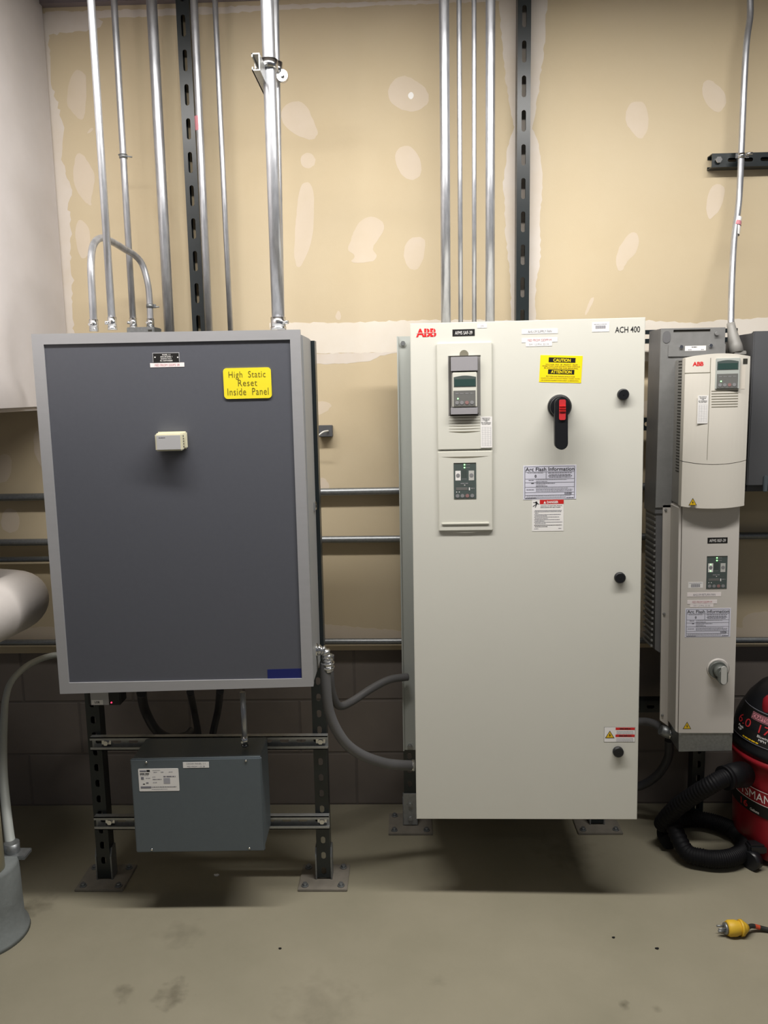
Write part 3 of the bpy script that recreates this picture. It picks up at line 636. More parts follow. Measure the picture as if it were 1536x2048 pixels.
# transformer box
X = tilt(-.604, -.63, .340, 1.2, 0)
tr = thing('transformer', (-.6, -.57, .197), 'blue grey metal transformer box bolted to the galvanised struts below the control panel', 'transformer')
u0, v0, u1, v1 = X.r(266, 1517, 526, 1704)
mb = MB(M_navy); mb.box(X, u0+.003, v0+.003, u1-.003, v1-.002, -.143, -.012, .002); build('box_body', mb, tr)
mb = MB(M_navy); mb.box(X, u0, v0, u1, v1, -.012, 0, .003); tf = build('front_cover', mb, tr)
for x, y in ((293, 1524), (492, 1521), (304, 1699), (499, 1696)):
    mb = MB(M_bright); u, v = X.uv(x, y); mb.cyl(X, u, v, .004, 0, .003, 12, r2=.0025); build('screw', mb, tr)
u0, v0, u1, v1 = X.r(277.5, 1537, 358, 1582); mb = MB(M_lw); mb.prism(X, rrect(u0, v0, u1, v1, .003), 0, .0006); w, h = u1-u0, v1-v0
for i, (a, b, c_, t, m_) in enumerate(((.04, .07, .2, .07, M_inkg), (.21, .05, .29, .09, M_ink), (.04, .2, .27, .045, M_ink), (.04, .27, .27, .03, M_inkl), (.36, .06, .55, .02, M_inkl), (.38, .14, .47, .03, M_inkl), (.56, .14, .64, .03, M_inkl), (.76, .14, .86, .03, M_inkl), (.62, .33, .92, .05, M_inkg), (.62, .42, .78, .25, M_inkl),
                                            (.06, .36, .13, .12, M_inkg), (.18, .4, .29, .03, M_inkl), (.1, .66, .15, .04, M_ink), (.18, .6, .24, .06, M_inkg), (.35, .35, .42, .03, M_inkl), (.35, .46, .57, .03, M_inkg), (.35, .6, .45, .03, M_inkl), (.04, .78, .3, .09, M_inkg), (.31, .8, .93, .03, M_inkg), (.31, .9, .7, .02, M_inkl))):
    mb.greek(X, u0+w*a, v1-h*(b+t), u0+w*c_, v1-h*b, .0009, m_, i) if t < .06 else (mb.m(m_), mb.box(X, u0+w*a, v1-h*(b+t), u0+w*c_, v1-h*b, .0005, .0009))
build('rating_plate', mb, tr, label='white rating plate')
tape(X, 366, 1524, 418, 1535.5, tr, ['120/24V PANEL 1-1', 'FED FROM 1-22 38'], 0, M_lw, M_inkg, lines=2, label='small white printed label')
cz = conduit([(485, 1384, -.56), (488, 1440, -.565), (490, 1490, -.57)], 11.5, 'short conduit between the grey panel and the transformer box', conn=(-1,))
# device with red light under panel
mb = MB(M_black); Fd = YF(-.60); mb.bx(Fd, 175, 1380, 241, 1411, -.05, 0, .003); ps = build('relay_module', mb, label='small black module with a grey label and red light hanging under the panel', cat='relay module')
mb = MB(M_sgrey); mb.bx(Fd, 181, 1381, 217, 1410, 0, .001); mb.m(M_lw); mb.bx(Fd, 183, 1400, 206, 1409.5, .001, .0014); mb.Tp(Fd, 'LOR', 190, 1402, 200, 1406.5, .0017, M_ink, .03); build('module_label', mb, ps)
mb = MB(M_ledr); u, v = Fd.uv(223, 1405); mb.cyl(Fd, u, v, .002, 0, .0015, 10); build('indicator_light', mb, ps)
# dark flexible cables below the panel
for P, w, lb in (([(283, 1385, -.49), (290, 1420, -.36), (312, 1460, -.33), (340, 1476, -.30), (372, 1472, -.25), (384, 1462, -.22)], 18, 'dark flexible conduit looping below the left of the grey panel'),
                 ([(380, 1383, -.49), (388, 1420, -.32), (398, 1480, -.30), (402, 1560, -.28)], 13, 'dark flexible conduit hanging straight behind the transformer, left of two'),
                 ([(440, 1381, -.49), (436, 1420, -.32), (424, 1480, -.30), (420, 1560, -.28)], 14, 'dark flexible conduit hanging straight behind the transformer, right of two')):
    conduit(P, w, lb, sm=True, m=M_flexd, name='flexible_conduit', cat='flexible conduit')

# ------------------------------------------------------------------ liquid tight conduits
def ridged(mb, a, b, r):
    d = (b-a)
    for i, (t0, t1, k) in enumerate(((0, .35, 1.0), (.35, .55, 1.25), (.55, .75, 1.05), (.75, 1, 1.2))): mb.tube([a+d*t0, a+d*t1], r*k, 6 if i in (1, 3) else 20)
P = pth([(652, 1325, -.55), (652, 1375, -.55), (660, 1430, -.54), (686, 1480, -.52), (720, 1508, -.48), (765, 1525, -.44), (800, 1530, -.42), (826, 1531, -.40)])
mb = MB(M_flex); mb.tube(smoothp(P, 10), wpx(21, P[3]), 20); fx = build('flexible_conduit', mb, label='grey flexible conduit curving from the panel elbow down to the beige cabinet', cat='flexible conduit')
e0 = onY(638, 1300, -.55); mb = MB(M_bright)
E_ = smoothp([e0+Vector((-.012, 0, .0)), e0+Vector((.004, 0, .0)), e0+Vector((.017, 0, -.006)), e0+Vector((.0235, 0, -.022)), e0+Vector((.0245, 0, -.036))], 6)
mb.tube(E_, [.0135+.003*math.sin(i*1.6) for i in range(len(E_))], 20); pp = E_[-1]
for z, r in ((0, .0185), (.006, .016), (.013, .0182), (.020, .0155)): mb.tube([pp-Vector((0, 0, z)), pp-Vector((0, 0, z+.006))], r, 20)
mb.tube([e0-Vector((.012, 0, 0)), e0-Vector((.004, 0, 0))], .02, 6); build('elbow_fitting', mb, fx, label='silver elbow fitting')
a_ = P[-1]; mb = MB(M_bright); mb.tube([a_-Vector((.010, 0, 0)), a_+Vector((.006, 0, 0))], .0165, 20); mb.tube([a_-Vector((.003, 0, 0)), a_+Vector((.003, 0, 0))], .0195, 6); build('end_fitting', mb, fx)
P = pth([(660, 1310, -.40), (660, 1350, -.40), (664, 1385, -.38), (677, 1411, -.35), (700, 1405, -.31), (745, 1376, -.25), (780, 1359, -.21), (815, 1354, -.18)])
mb = MB(M_flex); mb.tube(smoothp(P, 10), wpx(16, P[3]), 20); build('flexible_conduit', mb, label='thinner grey flexible conduit dipping behind the larger one towards the beige cabinet', cat='flexible conduit')
# small wall box between cabinets
wbx = MB(M_dgrey); Fw = YF(-.035); wbx.bx(Fw, 636, 851, 664.5, 874, -.035, 0, .002); bo = build('outlet_box', wbx, label='small grey metal box on the wall just right of the grey panel', cat='electrical box')
mb = MB(M_cable); mb.tube(smoothp(pth([(626, 880, -.06), (636, 872, -.075), (646, 864, -.07), (655, 862, -.05), (656, 862, -.036)]), 6), .0028, 10); build('cable', mb, bo, label='white cable')

# ------------------------------------------------------------------ beige drive cabinet
B = tilt(.321, -.58, .969, -1.64, .30)
cab = thing('drive_cabinet', (.32, -.36, .27), 'tall beige wall mounted motor drive cabinet with a black disconnect handle', 'electrical cabinet')
q4 = B.px([(820, 647), (1291, 634.5), (1274, 1639), (833, 1638)])
zc0, zc1 = B.pt(*q4[3]).z, B.pt(*q4[0]).z; xa, xb = B.pt(*q4[3]).x, B.pt(*q4[1]).x
mb = MB(M_beige); mb.box(G, xa+.008, zc0+.012, xb-.02, zc1-.012, .148, .555, .003); build('cabinet_body', mb, cab)
mb = MB(M_beige); mb.prism(B, q4, -.020, -.001); ins = [(a-(.0015 if a > 0 else -.0015), b-(.0015 if b > 0 else -.0015)) for a, b in q4]; mb.prism(B, ins, -.001, 0); dd = build('door', mb, cab)
Ff = YF(-.15); mb = MB(M_flg); u0 = (Ff.uv(794, 673)[0]+Ff.uv(806, 1498)[0])/2; z1, z0 = Ff.uv(800, 673)[1], Ff.uv(806, 1499)[1]
mb.box(Ff, u0, z0, u0+.30, z1, -.003, .003); mb.box(Ff, u0, z0, u0+.004, z1, .0, .012)
for (x, y) in ((806, 687), (820, 1491)): u, v = Ff.uv(x, y); mb.m(M_flg); mb.cyl(Ff, u, v, .012, .003, .005, 24); mb.m(M_galvd); mb.cyl(Ff, u, v, .008, .005, .012, 6)
mb.m(M_flg); build('mounting_flange', mb, cab)
mb = MB(M_ink); mb.Tp(B, 'ACH 400', 1230, 653, 1280, 665, .0004, M_ink, .008); build('model_lettering', mb, dd)
mb = MB(M_logo); logo(mb, B, 832, 657, 872.5, 674, .0004, M_beige); build('logo', mb, dd, label='red maker logo')
tape(B, 905, 658.5, 949.5, 672, dd, 'AFMS SAF-39', 0, M_dark, M_lw, .78, name='tag', label='black tag with white print')
tape(B, 954.5, 648, 973.5, 656, dd, '39', 0, M_lw, M_inkl, .3)
tape(B, 1043.5, 658, 1115.5, 667.5, dd, 'AHU-39 SUPPLY FAN', 0, M_lw, M_inkg, .66)
tape(B, 1043.5, 675.5, 1115, 684.5, dd, 'FED FROM 22DPP1M', 0, M_lw, M_inkr, .66)
tape(B, 1051.5, 684.5, 1104, 692.5, dd, 'SW 1,2 PNL 22 34', 0, M_lw, M_inkl, .75)
u0, v0, u1, v1 = B.r(1184, 644.5, 1218.5, 663.5); mb = MB(M_lw); mb.box(B, u0, v0, u1, v1, 0, .0006); mb.m(M_inkg)
for k in range(16): mb.box(B, u0+(u1-u0)*(.2+.6*k/16), v0+(v1-v0)*.34, u0+(u1-u0)*(.2+.6*(k+.62)/16), v0+(v1-v0)*.66, .0006, .0009)
mb.greek(B, u0+.005, v1-.0055, u1-.005, v1-.004, .0009, M_inkl, 2); build('barcode_sticker', mb, dd)
# caution label
cl = B.px([(1081, 710), (1165, 712), (1162, 766), (1078, 764)]); o = B.pt(*cl[3]); uu = (B.pt(*cl[2])-o); vv = (B.pt(*cl[0])-o); K = Fr(o, uu, vv); W_, H_ = uu.length, vv.length; K.v = vv.normalized(); K.n = B.n
mb = MB(M_cyel); mb.box(K, 0, 0, W_, H_, 0, .0006); mb.m(M_dark)
mb.box(K, W_*.2, H_*.74, W_*.835, H_*.92, .0006, .0008); mb.box(K, W_*.2, H_*.305, W_*.825, H_*.48, .0006, .0008)
mb.T(K, 'CAUTION', W_*.31, H_*.765, W_*.72, H_*.885, .0011, M_cyel, .03); mb.T(K, 'ATTENTION', W_*.27, H_*.335, W_*.76, H_*.45, .0011, M_cyel, .03)
for s, a, b, y in (('VOLTAGE  MAY  BE  PRESENT  FROM', .13, .89, .665), ('MORE THAN ONE SOURCE AND SHOULD', .06, .95, .60), ('BE DISCONNECTED FOR SERVICING.', .10, .91, .53), ("PEUT ETRE SOUS TENSION DE PLUS D'UNE", .16, .84, .225), ("SOURCE D'ALIMENTATION ELECTRIQUE. COUPER TOUTES", .04, .96, .15), ("LES SOURCES D'ALIMENTATION AVANT LA REPARATION.", .05, .94, .075)):
    mb.T(K, s, W_*a, H_*(y-.022), W_*b, H_*(y+.022), .0010, M_ink, .006)
build('caution_label', mb, dd, label='yellow caution label with two black title bars')
# danger label
u0, v0, u1, v1 = B.r(1064, 999.5, 1127, 1062); W_, H_ = u1-u0, v1-v0; mb = MB(M_lw); mb.box(B, u0, v0, u1, v1, 0, .0005); mb.m(M_dred); mb.box(B, u0+W_*.245, v1-H_*.135, u1, v1, .0005, .0008)
mb.T(B, 'DANGER', u0+W_*.47, v1-H_*.115, u0+W_*.83, v1-H_*.035, .0011, M_lw, .03)
mb.m(M_lw); mb.add([B.pt(u0+W_*a, v1-H_*b, .0011) for a, b in ((.36, .12), (.445, .12), (.402, .035))], [(0, 1, 2)])
mb.m(M_ink)
for a in ((.10, .095, .16, .06, .022), (.04, .08, .13, .085, .02), (.13, .05, .15, .14, .055), (.15, .13, .03, .205, .022), (.15, .13, .10, .24, .022), (.12, .06, .22, .145, .018)):
    x0, y0, x1, y1, t = a; dx, dy = x1-x0, y1-y0; l = math.hypot(dx, dy); nx, ny = -dy/l*t/2, dx/l*t/2
    mb.add([B.pt(u0+W_*x, v1-H_*y, .0008) for x, y in ((x0+nx, y0+ny), (x1+nx, y1+ny), (x1-nx, y1-ny), (x0-nx, y0-ny))], [(0, 1, 2, 3)])
mb.T(B, 'HAZARD OF ELECTRIC SHOCK,', u0+W_*.27, v1-H_*.205, u0+W_*.96, v1-H_*.175, .0009, M_ink, .02); mb.T(B, 'EXPLOSION OR ARC FLASH', u0+W_*.27, v1-H_*.255, u0+W_*.9, v1-H_*.225, .0009, M_ink, .02)
for i, (b, e_) in enumerate(((.33, .94), (.37, .94), (.415, .2), (.46, .92), (.50, .48), (.54, .86), (.585, .5), (.625, .88), (.665, .4), (.705, .96), (.75, .44), (.80, .95), (.85, .5), (.915, .2))):
    mb.greek(B, u0+W_*(.09 if i % 2 == 0 else .07), v1-H_*(b+.016), u0+W_*e_, v1-H_*b, .0008, M_ink if b > .79 and b < .9 else M_inkg, i)
mb.greek(B, u0+W_*.84, v1-H_*.925, u0+W_*.93, v1-H_*.91, .0008, M_inkg, 5); build('danger_label', mb, dd, label='white label with a red danger bar')
arc_label('arc_flash_label', B, 1046.5, 930.5, 1152.5, 998.5, dd)
# hazard sticker low
u0, v0, u1, v1 = B.r(1208, 1454, 1270, 1484); W_, H_ = u1-u0, v1-v0; mb = MB(M_ink); mb.box(B, u0, v0, u1, v1, 0, .0004); mb.m(M_lw); mb.box(B, u0+.0006, v0+.0006, u1-.0006, v1-.0006, 0, .0006)
tri_warn(mb, B, 1210, 1461, 1229, 1476, .0009); mb.m(M_dred)
for a, b in ((.03, .19), (.50, .66)): mb.box(B, u0+W_*.37, v1-H_*b, u1-.001, v1-H_*a, .0006, .0008)
for i, a in enumerate((.27, .36, .44, .74, .83, .91)): mb.greek(B, u0+W_*.40, v1-H_*(a+.03), u0+W_*.95, v1-H_*a, .0009, M_inkl, i)
mb.greek(B, u0+W_*.5, v1-H_*.14, u0+W_*.85, v1-H_*.08, .0011, M_ink, 2); mb.greek(B, u0+W_*.48, v1-H_*.61, u0+W_*.88, v1-H_*.55, .0011, M_ink, 2); build('warning_sticker', mb, dd, label='white and red warning sticker with yellow triangle')
# locks
for x, y in ((1247, 789), (1240.5, 1156), (1237, 1505)):
    u, v = B.uv(x, y, .008); mb = MB(M_black); mb.cyl(B, u, v, .0150, 0, .008, 32); mb.cyl(B, u, v, .0150, .008, .0105, 32, r2=.0125); mb.cyl(B, u, v, .002, .0105, .0112, 10); build('door_lock', mb, dd)
# disconnect handle
hd = None
mb = MB(M_black); u, v = B.uv(1119.5, 813, .008); mb.m(M_holdd); mb.cyl(B, u, v, .0315, 0, .008, 48); mb.m(M_black); mb.cyl(B, u, v, .0315, .008, .011, 48, r2=.029); mb.cyl(B, u, v, .0285, .011, .022, 48, r2=.026)
u0, v0 = B.uv(1123, 808, .045); _, v1_ = B.uv(1124.5, 887, .045)
pts = [(u0+.0165*math.cos(t), v0+.0165*math.sin(t)) for t in [math.pi*i/12 for i in range(13)]]+[(u0+.0015+.0165*math.cos(t), v1_+.0165*math.sin(t)) for t in [math.pi+math.pi*i/12 for i in range(13)]]
mb.prism(B, pts, .018, .043, True); ins = [(a*.94+(u0)*.06, b*.98+(v0+v1_)/2*.02) for a, b in pts]; mb.prism(B, ins, .043, .046, True)
hl = build('disconnect_handle', mb, cab, label='black rotary disconnect handle pointing down')
mb = MB(M_red); ra = B.r(1118.5, 799, 1131.5, 840, .049); mb.prism(B, rrect(*ra, .004), .044, .049)
mb.m(M_dred)
for k in (.42, .54, .66): mb.box(B, ra[0], ra[1]+(ra[3]-ra[1])*k, ra[2], ra[1]+(ra[3]-ra[1])*(k+.035), .0485, .0515)
build('red_insert', mb, hl, label='red locking slide')
# keypad bezels
mb = MB(M_bez); bzu = B.r(874, 685, 984.5, 899); bzl = B.r(876.5, 901.5, 985, 1061)
mb.box(B, *bzu, 0, .006, .002); bz = build('keypad_bezel', mb, cab)
mb = MB(M_bez); w = bzl[2]-bzl[0]; pts = [(bzl[0], bzl[3]), (bzl[0], bzl[1])]+[(bzl[0]+w*t/12, bzl[1]-.006*math.sin(math.pi*t/12)) for t in range(1, 12)]+[(bzl[2], bzl[1]), (bzl[2], bzl[3])]
mb.prism(B, pts[::-1], 0, .0035); mb.box(B, *bzl, 0, .006, .002)
r_ = B.r(884, 913, 976, 917, .006); w = r_[2]-r_[0]; mb.m(M_louv); mb.prism(B, [(r_[0]+w*t/12, r_[3]) for t in range(12, -1, -1)]+[(r_[0]+w*t/12, r_[3]-.004*math.sin(math.pi*t/12)) for t in range(1, 12)], .005, .0063)
mb.m(M_bez); mb.bx(B, 884, 1046, 978, 1048.5, .005, .0085)
lb_ = build('lower_bezel', mb, cab)
control_pad(B, lb_, 907.5, 925, 952, 996.5, .006, green=False)
mb = MB(M_holdd); mb.bx(B, 896.5, 711, 961, 831, .003, .0064); u, v = B.uv(928, 709, .006); mb.m(M_louv); mb.cyl(B, u, v, .0118, .004, .0062, 24)
mb.m(M_slot); mb.bx(B, 898, 711, 961, 713, .006, .0068); mb.m(M_slot); mb.bx(B, 899, 713, 903, 830, .006, .0068); mb.bx(B, 900, 826, 957, 831.5, .006, .0068)
mb.m(M_holder); mb.bx(B, 901.5, 713.5, 955.5, 742, .006, .018, .001); mb.bx(B, 901.5, 815.5, 955.5, 829, .006, .018, .001); mb.m(M_holdd); mb.bx(B, 901.5, 742, 955, 816, .006, .008)
mb.m(M_slot); mb.bx(B, 905, 741, 955, 744.5, .007, .0085)
build('keypad_holder', mb, bz, label='grey keypad cradle')
keypad(B, cab, dict(body=(905, 744.5, 954, 814), screen=(907.5, 751, 952, 773.5), pad=(907, 781, 951, 812)), .018)
mb = MB(M_louv)
for i, y in enumerate((834.5, 840.5, 846, 851.5, 857, 862.5)):
    r_ = B.r(898, y, 960, y+2, .006); w = r_[2]-r_[0]; dpt = .0016 if i < 5 else .0036
    mb.prism(B, [(r_[0]+w*t/10, r_[3]) for t in range(10, -1, -1)]+[(r_[0]+w*t/10, r_[3]-.0004-dpt*math.sin(math.pi*t/10)) for t in range(0, 11)], .005, .0063)
build('louvres', mb, bz)
def striplabel(F, x0, y0, x1, y1, n, parent, k=1):
    u0, v0, u1, v1 = F.r(x0, y0, x1, y1); W_, H_ = u1-u0, v1-v0; mb = MB(M_lw); mb.strip(F, u0, v0, u1, v1, n, 2)
    for s, a, b, y in (('THE DRIVE IS', .12, .82, .035), ('DISABLED', .2, .78, .085), ('FOR', .38, .6, .13), ('BY-PASSING', .08, .88, .18), ('DO NOT RESET', .12, .86, .225)): mb.T(F, s, u0+W_*a, v1-H_*(y+.03), u0+W_*b, v1-H_*y, n+.0004, M_ink, .02)
    mb.m(M_inkl)
    for j in range(11): mb.strip(F, u0+W_*.1, v1-H_*(.33+.06*j+.004), u0+W_*.92, v1-H_*(.33+.06*j), n+.0003, 1)
    for j in range(4): mb.strip(F, u0+W_*(.15+.24*j), v1-H_*.94, u0+W_*(.15+.24*j+.012), v1-H_*.33, n+.0003, 1)
    return build('instruction_strip', mb, parent, label='narrow white instruction strip')
striplabel(B, 961, 833, 984, 895, .0068, bz)

# ------------------------------------------------------------------ right hand drive
vf = thing('motor_drive', (.9, -.27, .35), 'narrow off-white motor drive with keypad on a metal chassis at the right', 'motor drive')
CH = YF(-.27); mb = MB(M_chasd)
ca = CH.uv(1322, 660)[0]; cb_ = CH.uv(1448, 660)[0]; zt = CH.uv(1380, 656)[1]; z10 = CH.uv(1320, 1015)[1]
mb.box(CH, ca, z10-.02, cb_, zt, -.12, -.004, .001)
mb.m(M_chas); sl = CH.r(1347, 659, 1421, 664); mb.plate(CH, [(ca, z10), (cb_+.004, z10), (cb_+.004, zt), (ca, zt)], [[(sl[0], sl[1]), (sl[2], sl[1]), (sl[2], sl[3]), (sl[0], sl[3])]], -.004, 0)
mb.bx(CH, 1337, 689, 1451, 712, 0, .004); mb.m(M_slot); mb.box(CH, sl[0], sl[1], sl[2], sl[3], -.0042, -.0038)
mb.m(M_chasd); u, v = CH.uv(1333, 674); mb.prism(CH, stadium(u, v, .022, .036), 0, .0015)
for k, (x, y) in enumerate(((1331, 1030), (1317, 980))): pass
ch = build('chassis', mb, vf)
for x, y in ((1434.5, 667), (1363, 693.5), (1422, 691)):
    mb = MB(M_bright if y > 680 else M_chas); u, v = CH.uv(x, y, .008); mb.cyl(CH, u, v, .0065, 0, .009, 14, r2=.005); build('screw', mb, vf)
mb = MB(M_lw); mb.bx(CH, 1370, 691.5, 1412, 701.5, .004, .0046); r_ = CH.r(1370, 691.5, 1412, 701.5); mb.greek(CH, r_[0]+.018, r_[3]-.005, r_[0]+.034, r_[3]-.003, .005, M_ink, 8); mb.greek(CH, r_[0]+.008, r_[1]+.002, r_[0]+.018, r_[1]+.004, .005, M_inkg, 3); mb.greek(CH, r_[2]-.016, r_[1]+.002, r_[2]-.008, r_[1]+.004, .005, M_inkg, 4); build('chassis_sticker', mb, vf, label='white chassis sticker')
# bowed cover
V = tilt(.887, -.385, 1.356, -3.0, .3, Bow)
fq = Fr.uv(V, 1371, 716, .0); fr_ = Fr.uv(V, 1499, 716, 0); fbL = Fr.uv(V, 1362, 1014, 0); fbR = Fr.uv(V, 1490, 1010, 0)
ua, ub_ = (fq[0]+fbL[0])/2, (fr_[0]+fbR[0])/2; va, vb = fbL[1]+.002, fq[1]; V.set((ua+ub_)/2, (ub_-ua)/2, .012)
NK = 16
def cover(v0, v1, m, ab, at):
    mb = MB(m); prof = [(ua+(ub_-ua)*i/NK) for i in range(NK+1)]; nb = -.03
    ar = lambda u: 1-((u-V.uc)/V.hw)**2
    top = [V.pt(u, v1+at*ar(u)) for u in prof]; bot = [V.pt(u, v0+ab*ar(u)) for u in prof]; tb_ = [Fr.pt(V, u, v1+at*ar(u), nb) for u in prof]; bb_ = [Fr.pt(V, u, v0+ab*ar(u), nb) for u in prof]
    vs = bot+top+bb_+tb_; n = NK+1; fs = []
    for i in range(NK): fs += [(i, i+1, n+i+1, n+i), (n+i, n+i+1, 3*n+i+1, 3*n+i), (i+1, i, 2*n+i, 2*n+i+1)]
    fs += [(0, n, 3*n, 2*n), (NK, 2*n+NK, 3*n+NK, n+NK)]; mb.add(vs, fs); return mb
vs_split = Fr.uv(V, 1430, 922.5, .012)[1]
cu = build('upper_cover', cover(vs_split+.0012, vb, M_vfd, -.010, .010), vf); cl_ = build('lower_cover', cover(va, vs_split-.0006, M_vfd, -.006, -.010), vf)
mb = MB(M_slot); mb.box(V, ua+.006, vs_split-.014, ub_-.006, vs_split+.003, -.03, -.012)
# side housing behind the cover
mb.m(M_vgrey); hx0 = ua+.001; mb.box(Fr(V.o, V.u, V.v), hx0, va+.0, ub_-.002, vb-.003, -.118, -.028, .002)
SX = Fr(Fr.pt(V, hx0, 0, 0), -V.n*-1, V.v); SX = Fr(Fr.pt(V, hx0, 0, 0), V.n, V.v)   # u toward the viewer, outward = left
mb.m(M_slot); v_a = Fr.uv(V, 1366, 722, 0)[1]; v_b = Fr.uv(V, 1362, 946, 0)[1]
for k in range(37):
    vv = v_a+(v_b-v_a)*k/36; mb.box(SX, -.072, vv-.0016, -.038, vv+.0016, .0, .0006)
build('housing', mb, vf, label='grey louvred side housing')
n_ = .0004
mb = MB(M_louv); P_ = lambda x0, y0, x1, y1: Fr.r(V, x0, y0, x1, y1, .010)
r1 = P_(1371, 745, 1421, 746.5); mb.strip(V, *r1, n_); r1 = P_(1420, 716, 1421, 745); mb.strip(V, *r1, n_, 1)
a = Fr.uv(V, 1421, 746, .012); b = Fr.uv(V, 1414, 920, .012); mb.add([V.pt(a[0]-.0006, a[1], n_), V.pt(b[0]-.0006, b[1], n_), V.pt(b[0]+.0006, b[1], n_), V.pt(a[0]+.0006, a[1], n_)], [(0, 1, 2, 3)])
for k in range(7): mb.strip(V, *P_(1422.5, 781+5.3*k, 1477-.2*k, 782.6+5.3*k), n_)
mb.m(M_slot); mb.strip(V, *P_(1487, 717, 1497, 728), n_, 2); mb.m(M_band); mb.strip(V, *P_(1483, 731, 1492, 778), n_, 2)
build('cover_grooves', mb, cu)
mb = MB(M_logo); r_ = P_(1386, 723.5, 1407, 732); 
vsx, fsx = text_geo('ABB', .035, .95); mb.add([V.pt(r_[0]+(r_[2]-r_[0])*p, r_[1]+(r_[3]-r_[1])*q, .0005) for p, q in vsx], fsx); build('logo', mb, cu, label='small red maker logo')
KV = Fr(Fr.pt(V, V.uc+.028, 0, .010), V.u, V.v)
kp = keypad(KV, vf, dict(body=(1431.5, 716, 1480, 778), screen=(1434.5, 720, 1477, 739.5), pad=(1433.5, 747.5, 1475.5, 776)), .006, body=M_flg)
SL = Fr(Fr.pt(V, V.uc, 0, .0125), V.u, V.v); striplabel(SL, 1395, 791, 1416, 847, 0, cu)
mb = MB(M_ink); TV = Fr(Fr.pt(V, V.uc, 0, .0123), V.u, V.v); tri_warn(mb, TV, 1377, 996, 1394, 1011, 0); build('warning_triangle', mb, cl_, label='yellow electrical warning triangle')
# lower enclosure
Lw = tilt(.897, -.365, .790, -2.2, .8)
fa = Lw.px([(1365, 1006), (1480, 1006), (1466.5, 1466), (1357, 1466)])
mb = MB(M_vlow); mb.prism(Lw, fa, -.10, 0)
sd = [(fa[0][0]-.009, fa[0][1]-.016), (fa[0][0]-.0018, fa[0][1]-.010), (fa[3][0]-.0018, fa[3][1]), (fa[3][0]-.009, fa[3][1]+.006)]; mb.prism(Lw, sd[::-1], -.10, -.003)
mb.m(M_slot); mb.prism(Lw, [(fa[0][0]-.002, fa[0][1]), (fa[0][0], fa[0][1]), (fa[3][0], fa[3][1]), (fa[3][0]-.002, fa[3][1])][::-1], -.02, -.008)
le = build('lower_enclosure', mb, vf)
FG = YF(-.268); g4 = FG.px([(1325.5, 1010), (1341, 1010), (1336, 1452), (1319.5, 1440)]); mb = MB(M_vlow); mb.prism(FG, g4, -.003, .002)
build('side_flange', mb, vf)
for x, y in ((1332, 1020), (1328.5, 1228), (1325, 1431)): mb = MB(M_chas); u, v = FG.uv(x, y, .004); mb.cyl(FG, u, v, .0045, .002, .006, 12, r2=.003); build('screw', mb, vf)
mb = MB(M_chasd); hs_ = FG.px([(1313, 1010), (1480, 1010), (1466, 1400), (1311, 1300)]); mb.prism(FG, hs_, -.115, -.006)
for k in range(26):
    z = hs_[0][1]-.02-.018*k
    if z > hs_[3][1]: mb.m(M_chas); mb.box(FG, hs_[0][0]-.002, z-.003, hs_[0][0]+.004, z+.003, -.1, -.008)
build('heat_sink', mb, vf, label='dark ribbed heat sink')
gq = Lw.px([(1358, 1466), (1465.5, 1466), (1464.5, 1502), (1358, 1504)]); mb = MB(M_galvd); mb.prism(Lw, gq, -.11, -.003)
for x in (1360, 1462): u, v = Lw.uv(x, 1468); mb.cyl(Lw, u, v, .004, -.003, 0, 8)
build('gland_box', mb, vf, label='galvanised box at the foot of the drive')
tape(Lw, 1415, 1075, 1455, 1086.5, le, 'AFMS REF-39', 0, M_dark, M_lw, .82, name='tag', label='black tag with white print')
control_pad(Lw, le, 1413, 1112, 1454, 1177, 0)
tape(Lw, 1374.5, 1185, 1442, 1193, le, 'AHU-39 RETURN FAN', 0, M_lp, M_inkg, .66)
tape(Lw, 1374.5, 1200, 1434, 1207.5, le, 'FED FROM 22DPP1M', 0, M_lp, M_inkr, .66)
tape(Lw, 1380, 1208, 1426.5, 1214.5, le, 'SW 1,3 PNL 22 35', 0, M_lp, M_inkl, .7)
r_ = Lw.r(1378, 1166, 1404.5, 1175.5); mb = MB(M_lw); mb.box(Lw, r_[0]-.002, r_[1]-.001, r_[2]+.002, r_[3]+.003, 0, .0003); mb.m(M_inkg)
for k in range(14): mb.box(Lw, r_[0]+.006+(r_[2]-r_[0]-.012)*k/14, r_[1]+.002, r_[0]+.006+(r_[2]-r_[0]-.012)*(k+.62)/14, r_[3]-.003, .0003, .0006)
mb.greek(Lw, r_[0], r_[3]-.001, r_[2], r_[3]+.0005, .0006, M_inkl, 3); build('barcode_sticker', mb, le)
arc_label('arc_flash_label', Lw, 1370, 1216.5, 1461, 1274, le)
mb = MB(M_ink); tri_warn(mb, Lw, 1365.5, 1443.5, 1382.5, 1458, .0003); build('warning_triangle', mb, le, label='orange yellow warning triangle')
mb = MB(M_vlow); u, v = Lw.uv(1436, 1338, 0); mb.cyl(Lw, u, v, .034, 0, .003, 40, r2=.03); mb.m(M_knobg); u, v = Lw.uv(1437, 1341, .012); mb.cyl(Lw, u, v, .0275, .002, .014, 40, r2=.0265)
u, v = Lw.uv(1444, 1346, .035); mb.cyl(Lw, u, v, .021, .013, .034, 32, r2=.017); _, v2 = Lw.uv(1446, 1362, .035); mb.prism(Lw, stadium(u+.003, (v+v2)/2, .026, .046, 10), .014, .040, True)
rh = build('rotary_handle', mb, le, label='grey rotary switch'); mb = MB(M_knobl); r_ = Lw.r(1442.5, 1333, 1454, 1369, .044); mb.prism(Lw, stadium((r_[0]+r_[2])/2, (r_[1]+r_[3])/2, r_[2]-r_[0], r_[3]-r_[1], 10), .040, .044); build('rotary_pointer', mb, vf, label='light grey switch pointer')
